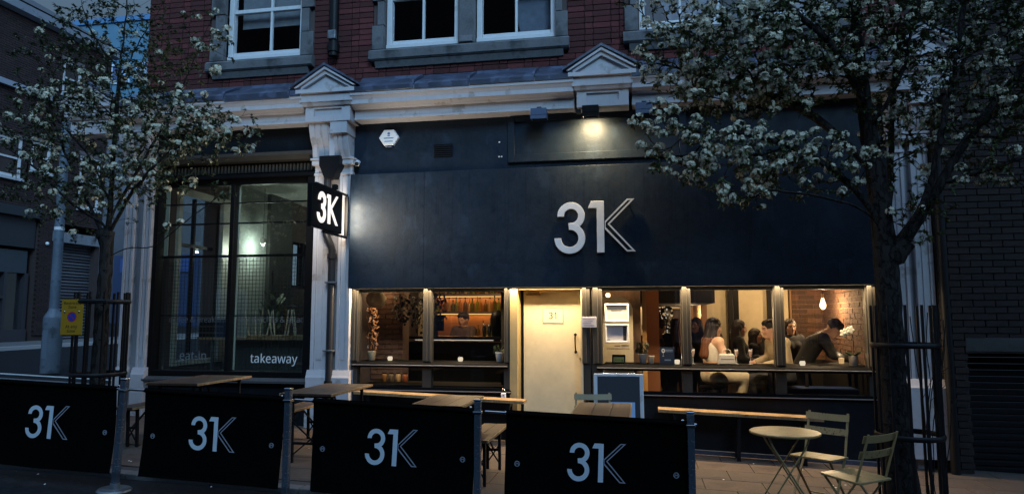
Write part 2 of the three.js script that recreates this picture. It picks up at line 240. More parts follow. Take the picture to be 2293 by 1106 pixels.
// ---------- terrace: brick upper storey, cornice, pilasters ----------
const terrace = thing('terrace_building', 'red brick terrace with sash windows above the two shopfronts', 'building');
{
  const wins = [[-6.03, -4.80], [-3.52, -2.44], [-2.19, -1.07], [0.05, 1.13], [1.38, 2.46]];
  const holes = wins.map(([a, b]) => [a, b, 5.25, 7.4]);
  const surr = [[-6.26, -4.60], [-3.70, -0.90], [-0.14, 2.66]];
  // masonry carcass
  mesh('wall', [
    ...(() => { const o = []; const xs = [-7.33, ...wins.flat(), 3.3]; for (let i = 0; i < xs.length; i += 2) o.push(B(xs[i], xs[i + 1], 4.75, 7.6, -0.30, -0.055)); o.push(B(-7.33, 3.3, 4.3, 5.30, -0.34, -0.056), B(-7.33, 3.3, 7.4, 8.6, -0.30, -0.05)); return o; })(),
    B(-7.33, -7.03, 0.2, 0.85, -9, -0.341), B(-7.33, -7.03, 3.62, 8.6, -9, -0.341), B(-7.33, -7.03, 0.85, 3.62, -0.46, -0.341), B(-7.33, -7.03, 0.85, 3.62, -4.0, -1.58), B(-7.33, -7.03, 0.85, 2.25, -5.0, -4.0), B(-7.33, -7.03, 3.15, 3.62, -5.0, -4.0), B(-7.33, -7.03, 0.85, 3.62, -9, -5.0), B(3.0, 3.3, -0.4, 8.6, -9, -0.341), B(-7.33, 3.3, -0.4, 8.6, -9.3, -9.0), B(-4.34, -4.10, -0.3, 4.1, -9, -0.36), B(-7.33, 3.3, 8.6, 8.8, -9.3, 0.1), B(-7.03, 3.0, 4.1, 4.3, -9, -0.341),
  ], mat.mortar, terrace);
  mesh('room_wall', [B(-7.0, 2.98, 4.31, 8.5, -3.1, -3.0)], M(0.12, 0.12, 0.13, 0.9), terrace);
  layBricks(terrace, y => cut(-7.33, 3.3, surr.flatMap(([a, b]) => [[a, b, 5.18, 7.6]]), y), 4.90, 7.5, -0.02, brickMats([0.135, 0.031, 0.030], 7, 0.42, 41), { L: 0.226, H: 0.071, seed: 12, flemish: true, seen: (x, y) => y < 6.3 && x > -6.9 && x < 1.2 });
  // stone surrounds, mullions and sills
  seed(4);
  const stonePart = (n, list) => mesh(n, list, mat.stone, terrace);
  const quoin = (x0, x1, dir) => { for (let y = 5.38, i = 0; y < 7.4; y += 0.36, i++) { const e = i % 2 ? 0.0 : 0.075; stonePart('quoin', [RB(dir < 0 ? x0 - e : x0, dir > 0 ? x1 + e : x1, y, y + 0.352, -0.28, i % 2 ? 0.012 : 0.02, 0.008)]); } };
  for (const [a, b] of surr) {
    quoin(a + 0.075, a + (a < -6 ? 0.23 : 0.175), -1); quoin(b - (a < -6 ? 0.20 : 0.165), b - 0.075, 1);
    mesh('stone_sill', [RUN([[-0.28, 5.20], [0.06, 5.20], [0.085, 5.22], [0.085, 5.33], [0.05, 5.36], [-0.28, 5.415]], a - 0.02, b + 0.02), RUN([[-0.28, 5.11], [0.01, 5.11], [0.05, 5.199], [-0.28, 5.199]], a + 0.06, b - 0.06)], mat.stone, terrace);
  }
  for (const [p, q] of [[-2.44, -2.19], [1.13, 1.38]]) stonePart('stone_mullion', [RB(p - 0.0, q + 0.0, 5.38, 7.5, -0.28, 0.0, 0.03, 2), RUN([[-0.28, 5.38], [0.035, 5.40], [0.0, 5.50], [-0.28, 5.5]], p + 0.03, q - 0.03)]);
  // sash windows
  wins.forEach(([a, b], i) => {
    const w = new THREE.Group(); w.name = i ? `window_00${i}` : 'window'; terrace.add(w);
    const z = -0.13, y0 = 5.415, y1 = 7.42, m = (a + b) / 2 + (i === 0 ? 0.065 : 0);
    mesh('sash_frame', [RB(a, a + 0.075, y0 + 0.062, y1, z - 0.08, z + 0.035, 0.008), RB(b - 0.075, b, y0 + 0.062, y1, z - 0.08, z + 0.034, 0.008), RB(a, b, y0, y0 + 0.06, z - 0.08, z + 0.06, 0.008), RB(a + 0.076, b - 0.076, y0 + 0.063, y0 + 0.125, z - 0.05, z + 0.01, 0.006), RB(a, b, y1, y1 + 0.08, z - 0.08, z + 0.03)], mat.sash, w);
    mesh('glazing_bar', [RB(m - 0.016, m + 0.016, y0 + 0.126, 6.15, z - 0.04, z + 0.008, 0.004), RB(m - 0.016, m + 0.016, 6.21, y1, z - 0.04, z + 0.008, 0.004)], mat.sash, w);
    mesh('meeting_rail', [RB(a + 0.076, b - 0.076, 6.151, 6.209, z - 0.05, z + 0.012, 0.006)], mat.sash, w);
    for (const [p, q] of [[a + 0.076, m - 0.016], [m + 0.016, b - 0.076]]) for (const [r, s] of [[y0 + 0.126, 6.15], [6.21, y1]]) mesh('pane', [B(p, q, r, s, z - 0.024, z - 0.020)], glassUp, w);
  });
  // the curtain drawn aside behind one sash and a blind behind another
  mesh('blind', [B(-5.92, -4.9, 5.98, 7.4, -0.30, -0.29)], M(0.17, 0.19, 0.21, 0.8, { map: T.cloth }), terrace);
  mesh('blind', [B(1.46, 2.4, 5.6, 7.4, -0.30, -0.29)], M(0.17, 0.19, 0.21, 0.8, { map: T.cloth }), terrace);
  mesh('curtain', [EXT(shape([[-1.78, 7.3], [-1.70, 6.1], [-1.58, 5.50], [-1.12, 5.50], [-1.12, 7.3]]), 0.012).translate(0, 0, -0.31)], M(0.13, 0.16, 0.21, 0.85, { map: T.cloth }), terrace);
  mesh('curtain', [EXT(shape([[0.18, 7.3], [0.30, 5.95], [0.52, 5.50], [1.06, 5.50], [1.06, 7.3]]), 0.012).translate(0, 0, -0.31)], M(0.16, 0.19, 0.24, 0.85, { map: T.cloth }), terrace);
  // lead roof of the cornice, its mouldings and frieze, in runs between the pediments
  const pedX = [-7.96, -4.20, -0.43, 3.34], runs = [[-7.62, -4.56], [-3.84, -0.80], [-0.06, 3.0]];
  const xs = [-7.55, 3.5];
  runs.forEach(([a, b], k) => {
    a = k === 0 ? -7.5 : a;
    seed(60 + k); // lead in sheets with rolled joints and an uneven lower edge
    for (let x = a, i = 0; x < b - 0.05; i++) { const e = Math.min(b, x + R(0.75, 1.05)); const s = mesh('lead_sheet', [RUN([[0.0, 4.97 + R(-0.008, 0.012)], [0.05, 4.915], [0.39, 4.735], [0.425, 4.70], [0.42, 4.635 + R(-0.02, 0.012)], [0.412, 4.635], [0.412, 4.695], [0.38, 4.715], [0.0, 4.90]], x + 0.004, e - 0.004), RUN([[0.03, 4.93], [0.03, 4.96], [0.39, 4.77], [0.42, 4.735], [0.42, 4.70], [0.39, 4.735]], e - 0.03, e)], mat.lead, terrace); s.rotation.x = R(-0.0015, 0.0015); x = e; }
    mesh('cornice', [RUN([[-0.02, 4.89], [0.37, 4.705], [0.405, 4.69], [0.405, 4.60], [0.385, 4.585], [0.37, 4.56], [0.36, 4.545], [0.36, 4.49], [0.33, 4.475], [0.29, 4.46], [0.275, 4.445], [-0.02, 4.445]], a, b)], mat.trim, terrace);
    mesh('frieze', [RUN([[-0.02, 4.444], [0.215, 4.444], [0.215, 4.335], [0.23, 4.325], [0.23, 4.305], [-0.02, 4.305]], a, b)], mat.trim, terrace);
  });
  // pediment blocks over the pilasters
  pedX.forEach((cx, i) => {
    const p = new THREE.Group(); p.name = i ? `pediment_00${i}` : 'pediment'; terrace.add(p); p.position.x = cx;
    const tri = (w, y0, h) => shape([[-w, y0], [w, y0], [0, y0 + h]]);
    mesh('gable', [EXT(tri(0.36, 4.715, 0.20), 0.38).translate(0, 0, -0.02)], mat.trim, p);
    const rake = (off, t, z1, y) => { const o = shape([[-0.43 - off, y], [0, y + 0.27 + off * 0.6], [0.43 + off, y], [0.43 + off - t * 1.1, y], [0, y + 0.27 + off * 0.6 - t], [-0.43 - off + t * 1.1, y]]); return EXT(o, z1 + 0.02).translate(0, 0, -0.02); };
    mesh('raking_cornice', [rake(-0.01, 0.055, 0.41, 4.715), rake(0.02, 0.035, 0.445, 4.735)], mat.trim, p);
    mesh('lead_cap', [EXT(shape([[-0.50, 4.735], [0, 5.03], [0.50, 4.735], [0.50, 4.765], [0.0, 5.065], [-0.50, 4.765]]), 0.485).translate(0, 0, -0.02)], mat.lead, p);
    mesh('cap_moulding', [B(-0.43, 0.43, 4.66, 4.712, -0.02, 0.43), B(-0.385, 0.385, 4.545, 4.66, -0.02, 0.385), RUN([[-0.02, 4.545], [0.375, 4.545], [0.345, 4.50], [-0.02, 4.50]], -0.36, 0.36)], mat.trim, p);
    // frieze block with a sunk panel
    mesh('frieze_block', [B(-0.33, -0.205, 4.285, 4.50, -0.02, 0.315), B(0.205, 0.33, 4.285, 4.50, -0.02, 0.315), B(-0.205, 0.205, 4.285, 4.365, -0.02, 0.315), B(-0.205, 0.205, 4.465, 4.50, -0.02, 0.315), B(-0.205, 0.205, 4.365, 4.465, -0.02, 0.285)], mat.trim, p);
  });
  // pilasters with fluted scroll brackets
  const console_ = (x0, x1, y1, y0, zo, parent) => {
    const prof = (d) => [[-0.02, y1], [zo - d, y1], [zo - d, y1 - 0.03], [zo * 0.96 - d, y1 - 0.09], [zo * 0.80 - d, y1 - 0.2], [zo * 0.52 - d, y1 - 0.32], [zo * 0.45 - d, y0 + 0.03], [zo * 0.42 - d, y0], [-0.02, y0]];
    const n = 3, w = (x1 - x0) / n, list = [RUN(prof(0.02), x0, x1)]; for (let i = 0; i < n; i++) list.push(RUN(prof(0), x0 + i * w + 0.012, x0 + (i + 1) * w - 0.012));
    mesh('bracket', list, mat.trim, parent);
  };
  const pil = (x0, x1, yb, yt, parent) => {
    const fl = []; // two sunk flutes down the shaft
    const w = x1 - x0; fl.push(B(x0, x0 + w * 0.22, yb + 0.16, yt, -0.1, 0.05), B(x1 - w * 0.22, x1, yb + 0.16, yt, -0.1, 0.05), B(x0 + w * 0.22, x1 - w * 0.22, yb + 0.16, yt, -0.1, 0.028), B(x0 + w * 0.36, x1 - w * 0.36, yb + 0.3, yt - 0.12, -0.1, 0.04));
    mesh('shaft', fl, mat.trim, parent);
    mesh('plinth', [RUN([[-0.1, yb - 0.75], [0.10, yb - 0.75], [0.10, yb + 0.06], [0.085, yb + 0.09], [0.06, yb + 0.159], [-0.1, yb + 0.159]], x0 - 0.035, x1 + 0.035)], mat.trim, parent);
    mesh('capital', [RB(x0 - 0.03, x1 + 0.03, yt, yt + 0.07, -0.1, 0.11, 0.012), RB(x0 - 0.012, x1 + 0.012, yt - 0.14, yt - 0.10, -0.1, 0.066, 0.01), RB(x0 - 0.045, x1 + 0.045, yt + 0.071, yt + 0.10, -0.1, 0.13, 0.01)], mat.trim, parent);
  };
  [[-4.49, -4.25], [-4.115, -3.93], [-7.50, -7.34], [-7.20, -7.06], [3.0, 3.16], [3.24, 3.43]].forEach(([a, b], i) => {
    const p = new THREE.Group(); p.name = i ? `pilaster_00${i}` : 'pilaster'; terrace.add(p);
    pil(a, b, 0.72, 3.72, p);
    if (i === 1 || i === 5) { mesh('bracket_block', [B(a - 0.05, b + 0.01, 4.12, 4.284, -0.02, 0.30)], mat.trim, p); console_(a - 0.03, b - 0.005, 4.119, 3.825, 0.24, p); }
    else console_(a - 0.02, b + 0.03, 4.283, 3.825, 0.26, p);
  });
  mesh('keystone_tongue', [EXT(shape([[-4.225, 4.24], [-4.13, 4.24], [-4.13, 3.72], [-4.20, 3.72]]), 0.05).translate(0, 0, 0.16)], mat.trim, terrace);
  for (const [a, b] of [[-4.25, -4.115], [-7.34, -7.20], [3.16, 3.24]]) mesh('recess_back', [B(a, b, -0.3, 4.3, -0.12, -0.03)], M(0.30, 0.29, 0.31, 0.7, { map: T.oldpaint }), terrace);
}
// rainwater pipe between the pilasters: upper run, hopper, swan neck, lower run
{
  const t = thing('drainpipe', 'black cast iron rainwater pipe running down between the pale pilasters', 'pipe', [-4.2, g(-4.2, 0), 0.1]);
  const Y = y => y - g(-4.2, 0);
  mesh('upper_pipe', [CYL(0.065, 0.065, 2.2, -0.05, Y(5.3), -0.02)], mat.ironBlack, t);
  mesh('socket', [CYL(0.082, 0.085, 0.12, -0.05, Y(5.36), -0.02)], mat.ironBlack, t); mesh('socket', [CYL(0.078, 0.078, 0.05, -0.05, Y(6.3), -0.02)], mat.ironBlack, t);
  mesh('wall_bracket', [RB(-0.11, 0.01, Y(5.53), Y(5.66), -0.06, 0.065, 0.01)], mat.galv, t, 'weathered grey bracket on the upper pipe');
  mesh('hopper', [EXT(shape([[-0.15, Y(3.82)], [0.14, Y(3.82)], [0.14, Y(3.70)], [0.06, Y(3.52)], [-0.07, Y(3.52)], [-0.15, Y(3.70)]]), 0.16, 0.006).translate(0, 0, -0.05)], mat.ironBlack, t);
  mesh('lower_pipe', [TUBE([[-0.06, Y(3.55), 0.03], [-0.06, Y(2.85), 0.03], [-0.06, Y(2.74), 0.03], [-0.01, Y(2.60), 0.0], [0.01, Y(2.48), -0.02], [0.01, Y(1.0), -0.02], [0.01, Y(0.08), -0.02]], 0.05, 12, 60)], M(0.02, 0.02, 0.024, 0.35), t);
  mesh('socket', [CYL(0.066, 0.066, 0.07, -0.06, Y(2.76), 0.03)], M(0.02, 0.02, 0.024, 0.35), t); mesh('socket', [CYL(0.066, 0.066, 0.07, 0.01, Y(2.40), -0.02)], M(0.02, 0.02, 0.024, 0.35), t);
  mesh('pipe_clip', [RB(-0.06, 0.075, Y(2.06), Y(2.085), -0.09, 0.045, 0.004)], mat.galv, t);
  mesh('pipe_clip', [RB(-0.06, 0.075, Y(1.13), Y(1.155), -0.09, 0.045, 0.004)], mat.galv, t);
  mesh('shoe', [CYL(0.07, 0.062, 0.12, 0.01, Y(0.62), -0.02)], mat.ironBlack, t);
}

// ---------- the cafe shopfront on the left ----------
{
  const t = thing('cafe_shopfront', 'dark framed takeaway cafe shopfront with tall mesh-screened windows', 'shopfront');
  mesh('fascia', [B(-7.06, -4.51, 3.95, 4.304, -0.12, 0.02)], mat.navyDark, t);
  mesh('fascia_moulding', [RUN([[-0.12, 3.84], [0.04, 3.84], [0.10, 3.90], [0.10, 3.945], [-0.12, 3.945]], -7.05, -4.51)], mat.frame, t);
  mesh('vent_backing', [B(-7.05, -4.52, 3.655, 3.835, -0.14, -0.09)], mat.black, t);
  for (let i = 0; i < 44; i++) mesh('vent_slat', [B(-6.95 + i * 0.0545, -6.935 + i * 0.0545, 3.69, 3.80, -0.09, -0.045)], mat.frame, t);
  mesh('frame', [RB(-7.055, -4.52, 3.60, 3.654, -0.16, 0.03, 0.008), RB(-7.055, -6.985, 0.72, 3.60, -0.16, 0.0), RB(-4.63, -4.52, 0.72, 3.60, -0.16, 0.0), RB(-6.984, -4.631, 3.52, 3.60, -0.16, -0.06), RB(-5.845, -5.775, 0.84, 3.52, -0.17, -0.03, 0.01), RB(-6.984, -4.631, 0.76, 0.84, -0.18, 0.0, 0.01)], mat.black, t);
  mesh('sill', [RUN([[-0.18, 0.69], [0.10, 0.69], [0.10, 0.72], [0.03, 0.758], [-0.18, 0.758]], -7.055, -4.52)], M(0.05, 0.05, 0.055, 0.4), t);
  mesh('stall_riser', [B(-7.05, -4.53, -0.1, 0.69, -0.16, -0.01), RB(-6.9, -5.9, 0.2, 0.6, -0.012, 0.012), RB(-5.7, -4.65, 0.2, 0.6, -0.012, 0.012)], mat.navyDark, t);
  for (const [a, b] of [[-6.984, -5.846], [-5.774, -4.631]]) mesh('pane', [B(a, b, 0.84, 3.52, -0.122, -0.118)], glassCafe, t);
  for (const [y, r] of [[3.265, 0.010], [2.965, 0.012], [2.485, 0.018], [1.62, 0.008]]) mesh('glazing_bar', [B(-6.984, -4.631, y - r, y + r, -0.165, -0.135)], mat.black, t);
  mesh('edge_strip', [B(-6.975, -6.915, 2.5, 3.51, -0.155, -0.14)], M(0.4, 0.42, 0.38, 0.6), t);
  mesh('edge_strip', [B(-5.772, -5.752, 0.85, 3.51, -0.155, -0.14)], M(0.4, 0.42, 0.38, 0.6), t);
  { // welded mesh screen inside the lower panes
    const w = []; for (let x = -6.97; x < -4.63; x += 0.055) w.push(B(x - 0.003, x + 0.003, 0.85, 2.46, -0.192, -0.188)); for (let y = 0.87; y < 2.46; y += 0.055) w.push(B(-6.98, -4.635, y - 0.003, y + 0.003, -0.187, -0.183));
    const s = mesh('wire_mesh', w, M(0.02, 0.02, 0.02, 0.5), t); s.userData.kind = 'stuff';
  }
  const word = (s, h, x, y, m, f) => { const q = TEXT(s, h, 0.002, f); return mesh('window_lettering', [q.translate(x, y, -0.1175)], m, t); };
  const pale = M(0.55, 0.58, 0.60, 0.7), faint = M(0.07, 0.075, 0.08, 0.8);
  word('takeaway', 0.125, -5.49, 0.955, pale); word('eat-in', 0.125, -6.62, 0.985, M(0.10, 0.115, 0.125, 0.8));
  word('coffee & breakfast', 0.083, -6.82, 1.525, faint); word('sandwiches & salads', 0.083, -5.68, 1.525, faint);
}

// ---------- the bar shopfront ----------
const bar = thing('bar_shopfront', 'navy painted bar shopfront with broad signboard, cream door and warm windows', 'shopfront');
{
  mesh('upper_fascia', [B(-3.93, 3.0, 3.56, 4.36, -0.2, 0.0)], mat.navy, bar);
  mesh('signboard', [RB(-3.928, 2.80, 1.985, 3.565, 0.09, 0.12, 0.006), B(-3.925, 2.797, 2.04, 3.56, 0.002, 0.0895)], mat.navy, bar);
  mesh('board_seam', [B(-2.86, -2.856, 1.99, 3.56, 0.119, 0.1212)], mat.navyDark, bar);
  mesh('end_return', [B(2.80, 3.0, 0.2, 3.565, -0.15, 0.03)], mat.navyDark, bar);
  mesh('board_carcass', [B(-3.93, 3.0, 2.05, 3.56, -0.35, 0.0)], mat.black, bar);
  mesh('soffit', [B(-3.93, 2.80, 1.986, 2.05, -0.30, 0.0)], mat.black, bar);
  // raised panel frame under the floodlights
  mesh('panel_frame', [RB(-1.715, -1.625, 3.66, 4.29, 0.0, 0.05), RB(0.53, 0.62, 3.66, 4.29, 0.0, 0.05), RB(-1.625, 0.53, 3.66, 3.765, 0.0, 0.049), RB(-1.625, 0.53, 4.215, 4.29, 0.0, 0.049)], mat.navy, bar);
  mesh('panel', [B(-1.625, 0.53, 3.765, 4.215, 0.0, 0.012)], mat.navy, bar);
  // lettering, standing off the board on pins
  const L = logoShapes(0.66), at = q => q.translate(-0.563, 2.745, 0.15);
  mesh('digit_three', L.three.map((s, i) => at(EXT(s, 0.028 + i * 0.0012, 0.002))), mat.letters, bar); mesh('digit_one', L.one.map(s => at(EXT(s, 0.028, 0.002))), mat.letters, bar); mesh('letter_k', [at(EXT(L.k, 0.028))], mat.letters, bar);
  mesh('fixing_pin', [[-0.9, 3.03], [-0.72, 2.6], [-0.9, 2.46], [-0.46, 2.95], [-0.46, 2.5], [-0.12, 3.03], [-0.12, 2.46]].map(([x, y]) => ROD([x, y, 0.12], [x, y, 0.152], 0.008)), mat.steel, bar);
  // louvred vent
  mesh('vent_backing', [B(-2.76, -2.50, 3.785, 3.965, -0.01, 0.004)], mat.black, bar);
  for (let i = 0; i < 6; i++) mesh('vent_slat', [B(-2.755, -2.505, 3.79 + i * 0.029, 3.806 + i * 0.029, 0.004, 0.016)], mat.navyDark, bar);
  mesh('wall_fixing', [SPH(0.012, -1.84, 3.955, 0.004), SPH(0.012, -1.845, 3.755, 0.004), SPH(0.012, -1.81, 3.755, 0.004)], mat.white, bar);
  // window framing
  const mull = (a, b) => { const w = b - a; return mesh('mullion', [B(a, b, 0.60, 1.985, -0.16, -0.045), RB(a + w * 0.12, a + w * 0.62, 1.003, 1.984, -0.05, -0.008, 0.014, 2), RB(a + w * 0.55, b - 0.004, 1.003, 1.96, -0.05, -0.024, 0.01, 2)], mat.frame, bar); };
  for (const q of [[-3.93, -3.835], [-2.905, -2.785], [-1.785, -1.70], [0.50, 0.625], [1.62, 1.745], [2.685, 2.80]]) mull(...q);
  mull(-0.765, -0.645); mull(-0.625, -0.49);
  for (const [a, b] of [[-3.835, -1.785], [-0.50, 2.69]]) {
    mesh('sill', [RUN([[-0.16, 0.925], [-0.002, 0.925], [0.02, 0.94], [0.02, 0.965], [0.0, 0.985], [-0.16, 1.0]], a - 0.06, b + 0.06)], mat.sill, bar);
    mesh('sill_edge', [RB(a - 0.06, b + 0.06, 0.950, 0.962, 0.018, 0.025, 0.003)], mat.railEdge, bar);
    mesh('lower_rail', [RUN([[-0.16, 0.60], [0.0, 0.60], [0.0, 0.625], [-0.03, 0.66], [-0.16, 0.66]], a - 0.1, b + 0.1)], mat.sill, bar);
    mesh('rail_edge', [RB(a - 0.1, b + 0.1, 0.617, 0.629, -0.002, 0.010, 0.003)], mat.railEdge, bar);
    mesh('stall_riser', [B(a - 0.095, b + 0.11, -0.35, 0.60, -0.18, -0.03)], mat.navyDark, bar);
  }
  mesh('head_rail', [B(-3.835, -1.785, 1.94, 1.985, -0.16, -0.07), B(-0.5, 2.69, 1.94, 1.985, -0.16, -0.07)], mat.frame, bar);
  const pn = (a, b, y0, y1) => mesh('pane', [B(a, b, y0, y1, -0.112, -0.108)], glassShop, bar);
  for (const [a, b] of [[-3.835, -2.905], [-2.785, -1.785], [-0.49, 0.50], [0.625, 1.62], [1.745, 2.685]]) { pn(a, b, 1.0, 1.94); pn(a, b, 0.66, 0.925); }
  // plinth with a pale worn edge
  mesh('plinth', [(() => { const q = B(-0.5, 2.9, -0.085, 0.0, -0.03, 0.035); const p = q.attributes.position; for (let i = 0; i < p.count; i++) p.setY(i, p.getY(i) - 0.035 * p.getX(i) + 0.0); return q; })()], M(0.05, 0.065, 0.11, 0.5, { map: T.navy }), bar);
  // door recess, frame and leaf
  mesh('door_reveal', [B(-1.70, -1.60, -0.05, 1.975, -0.42, -0.02), B(-1.60, -0.765, 1.96, 1.985, -0.42, -0.03)], mat.tan, bar);
  mesh('door_stop', [B(-1.60, -1.562, -0.05, 1.96, -0.42, -0.30)], mat.black, bar);
  mesh('door_step', [B(-1.70, -0.76, -0.2, 0.02, -0.42, 0.03)], M(0.2, 0.19, 0.18, 0.8, { map: T.slab }), bar);
  mesh('door_jamb', [B(-0.767, -0.74, 0.0, 1.985, -0.42, -0.04)], mat.cream, bar);
  const d = mesh('door', [RB(-1.562, -0.768, 0.025, 1.955, -0.345, -0.30, 0.004)], mat.cream, bar);
  mesh('number_plate', [RB(-1.30, -1.022, 1.515, 1.725, -0.30, -0.294, 0.003)], M(0.64, 0.56, 0.40, 0.3), d); mesh('plate_border', [B(-1.30, -1.022, 1.515, 1.521, -0.294, -0.2925), B(-1.30, -1.022, 1.719, 1.725, -0.294, -0.2925), B(-1.30, -1.294, 1.5211, 1.7189, -0.294, -0.2925), B(-1.028, -1.022, 1.5211, 1.7189, -0.294, -0.2925)], mat.galv, d);
  const no = TEXT('31', 0.085, 0.003); mesh('house_number', [no.translate(-1.222, 1.578, -0.294)], mat.black, d);
  mesh('pull_handle', [TUBE([[-0.85, 1.37, -0.30], [-0.862, 1.37, -0.25], [-0.862, 1.25, -0.245], [-0.855, 1.14, -0.25], [-0.85, 1.14, -0.30]], 0.009, 8, 24), SPH(0.02, -0.86, 1.37, -0.255), SPH(0.02, -0.855, 1.14, -0.255)], mat.ironBlack, d);
  mesh('door_closer', [RB(-1.52, -1.32, 1.885, 1.925, -0.30, -0.25, 0.006), BAR([-1.34, 1.935, -0.262], [-1.18, 1.95, -0.20], 0.02, 0.008)], mat.brass, d);
  mesh('lock_cylinder', [CYL(0.012, 0.012, 0.01, 0, 0, 0).rotateX(Math.PI / 2).translate(-0.80, 1.05, -0.30)], mat.brass, d);
  // key safe fixed beside the door
}
{
  const k = thing('key_safe', 'small pale key safe on the rail left of the cream door', 'key safe', [-1.775, 0.57, 0.012]);
  mesh('body', [RB(-0.032, 0.032, -0.02, 0.05, 0, 0.03, 0.01, 2)], mat.plastic, k); mesh('shackle', [TUBE([[-0.02, 0.05, 0.015], [-0.02, 0.085, 0.015], [0, 0.10, 0.015], [0.02, 0.085, 0.015], [0.02, 0.05, 0.015]], 0.006, 6, 16)], mat.steel, k); mesh('keyhole', [CYL(0.008, 0.008, 0.004, 0, 0, 0, 10).rotateX(Math.PI / 2).translate(0, 0.02, 0.031)], mat.black, k);
}
{ // lit strip tucked behind the bottom of the signboard
  const t = thing('strip_light', 'warm strip light hidden under the signboard edge washing windows and door', 'strip light', [-0.55, 2.046, 0.05]);
  mesh('channel', [B(-3.36, 3.33, -0.012, 0.0, -0.02, 0.02)], mat.galv, t);
  mesh('diffuser', [B(-3.34, 3.31, -0.018, -0.0125, -0.015, 0.015)], glow(1.0, 0.68, 0.38, 3), t);
  for (const [a, b] of [[-3.34, -1.15], [-1.15, 1.1], [1.1, 3.31]]) { const l = new THREE.RectAreaLight(new THREE.Color(1, 0.74, 0.42), 150, b - a, 0.03); l.position.set((a + b) / 2, -0.0215, 0); l.rotation.x = -Math.PI / 2; t.add(l); }
}
{ // projecting illuminated sign
  const t = thing('projecting_sign', 'black projecting box sign with glowing white 31K at the pilaster', 'sign', [-3.95, 2.97, 0.265]);
  mesh('box', [RB(-0.02, 0.045, -0.27, 0.27, 0.14, 1.0, 0.01)], mat.black, t);
  mesh('arm', [RB(-0.01, 0.02, 0.275, 0.305, -0.1, 0.85, 0.006), RB(-0.01, 0.02, -0.305, -0.275, -0.1, 0.6, 0.006), B(-0.018, 0.03, -0.272, 0.272, -0.1, -0.06)], mat.ironBlack, t);
  mesh('arm_bracket', [B(-0.025, 0.03, 0.31, 0.37, 0.25, 0.33)], mat.ironBlack, t);
  const L = logoShapes(0.375, 1.4), f = (q, s) => q.rotateY(s * Math.PI / 2).translate(s > 0 ? 0.046 : -0.021, 0, 0.58);
  const gm = glow(1.0, 0.93, 0.86, 1.15);
  for (const s of [1, -1]) { mesh('glowing_letters', [...L.three, ...L.one, L.kf].map((q, i) => f(EXT(q, 0.006 + i * 0.0006), s)), gm, t); const l = new THREE.RectAreaLight(new THREE.Color(1, 0.9, 0.74), 17, 0.62, 0.40); l.position.set(s > 0 ? 0.056 : -0.031, 0, 0.58); l.rotation.y = s > 0 ? -Math.PI / 2 : Math.PI / 2; t.add(l); }
  mesh('edge_lamp', [RB(0.005, 0.03, -0.2, 0.2, 0.095, 0.112, 0.006)], glow(1, 0.86, 0.62, 0.9), t); { const l = new THREE.RectAreaLight(new THREE.Color(1, 0.87, 0.66), 95, 0.06, 0.42); l.position.set(0.03, 0, 0.088); l.rotation.y = -0.75; t.add(l); }
}
{ // floodlights on the frieze
  const lamp = (x, lit, label) => {
    const t = thing('floodlight', label, 'floodlight', [x, 4.24, 0.27], 0, 'floodlights under the cornice');
    mesh('housing', [RB(-0.105, 0.105, -0.04, 0.055, -0.07, 0.09, 0.008)], lit ? mat.black : M(0.06, 0.085, 0.15, 0.4), t); mesh('hood', [B(-0.105, 0.105, -0.088, -0.041, 0.082, 0.09), B(-0.105, -0.097, -0.075, -0.041, -0.06, 0.0819), B(0.097, 0.105, -0.075, -0.041, -0.06, 0.0819)], lit ? mat.black : M(0.06, 0.085, 0.15, 0.4), t); mesh('bracket', [B(-0.03, 0.03, 0.055, 0.085, -0.05, 0.03)], mat.ironBlack, t);
    mesh('lens', [B(-0.09, 0.09, -0.046, -0.0405, -0.06, 0.08)], lit ? glow(1, 0.82, 0.55, 3) : M(0.5, 0.5, 0.48, 0.3), t);
    if (lit) { mesh('junction_box', [RB(-0.19, -0.125, -0.02, 0.03, -0.06, 0.02)], mat.ironBlack, t); const s = new THREE.RectAreaLight(new THREE.Color(1, 0.73, 0.37), 620, 0.18, 0.13); s.position.set(0, -0.05, 0.01); s.rotation.x = -Math.PI / 2 + 0.25; t.add(s); }
  };
  lamp(-0.585, true, 'lit floodlight under the cornice shining down on the navy panel'); lamp(-1.255, false, 'unlit blue-grey floodlight to the left of the lit one'); lamp(0.09, false, 'unlit floodlight to the right of the lit one beside blossom');
}
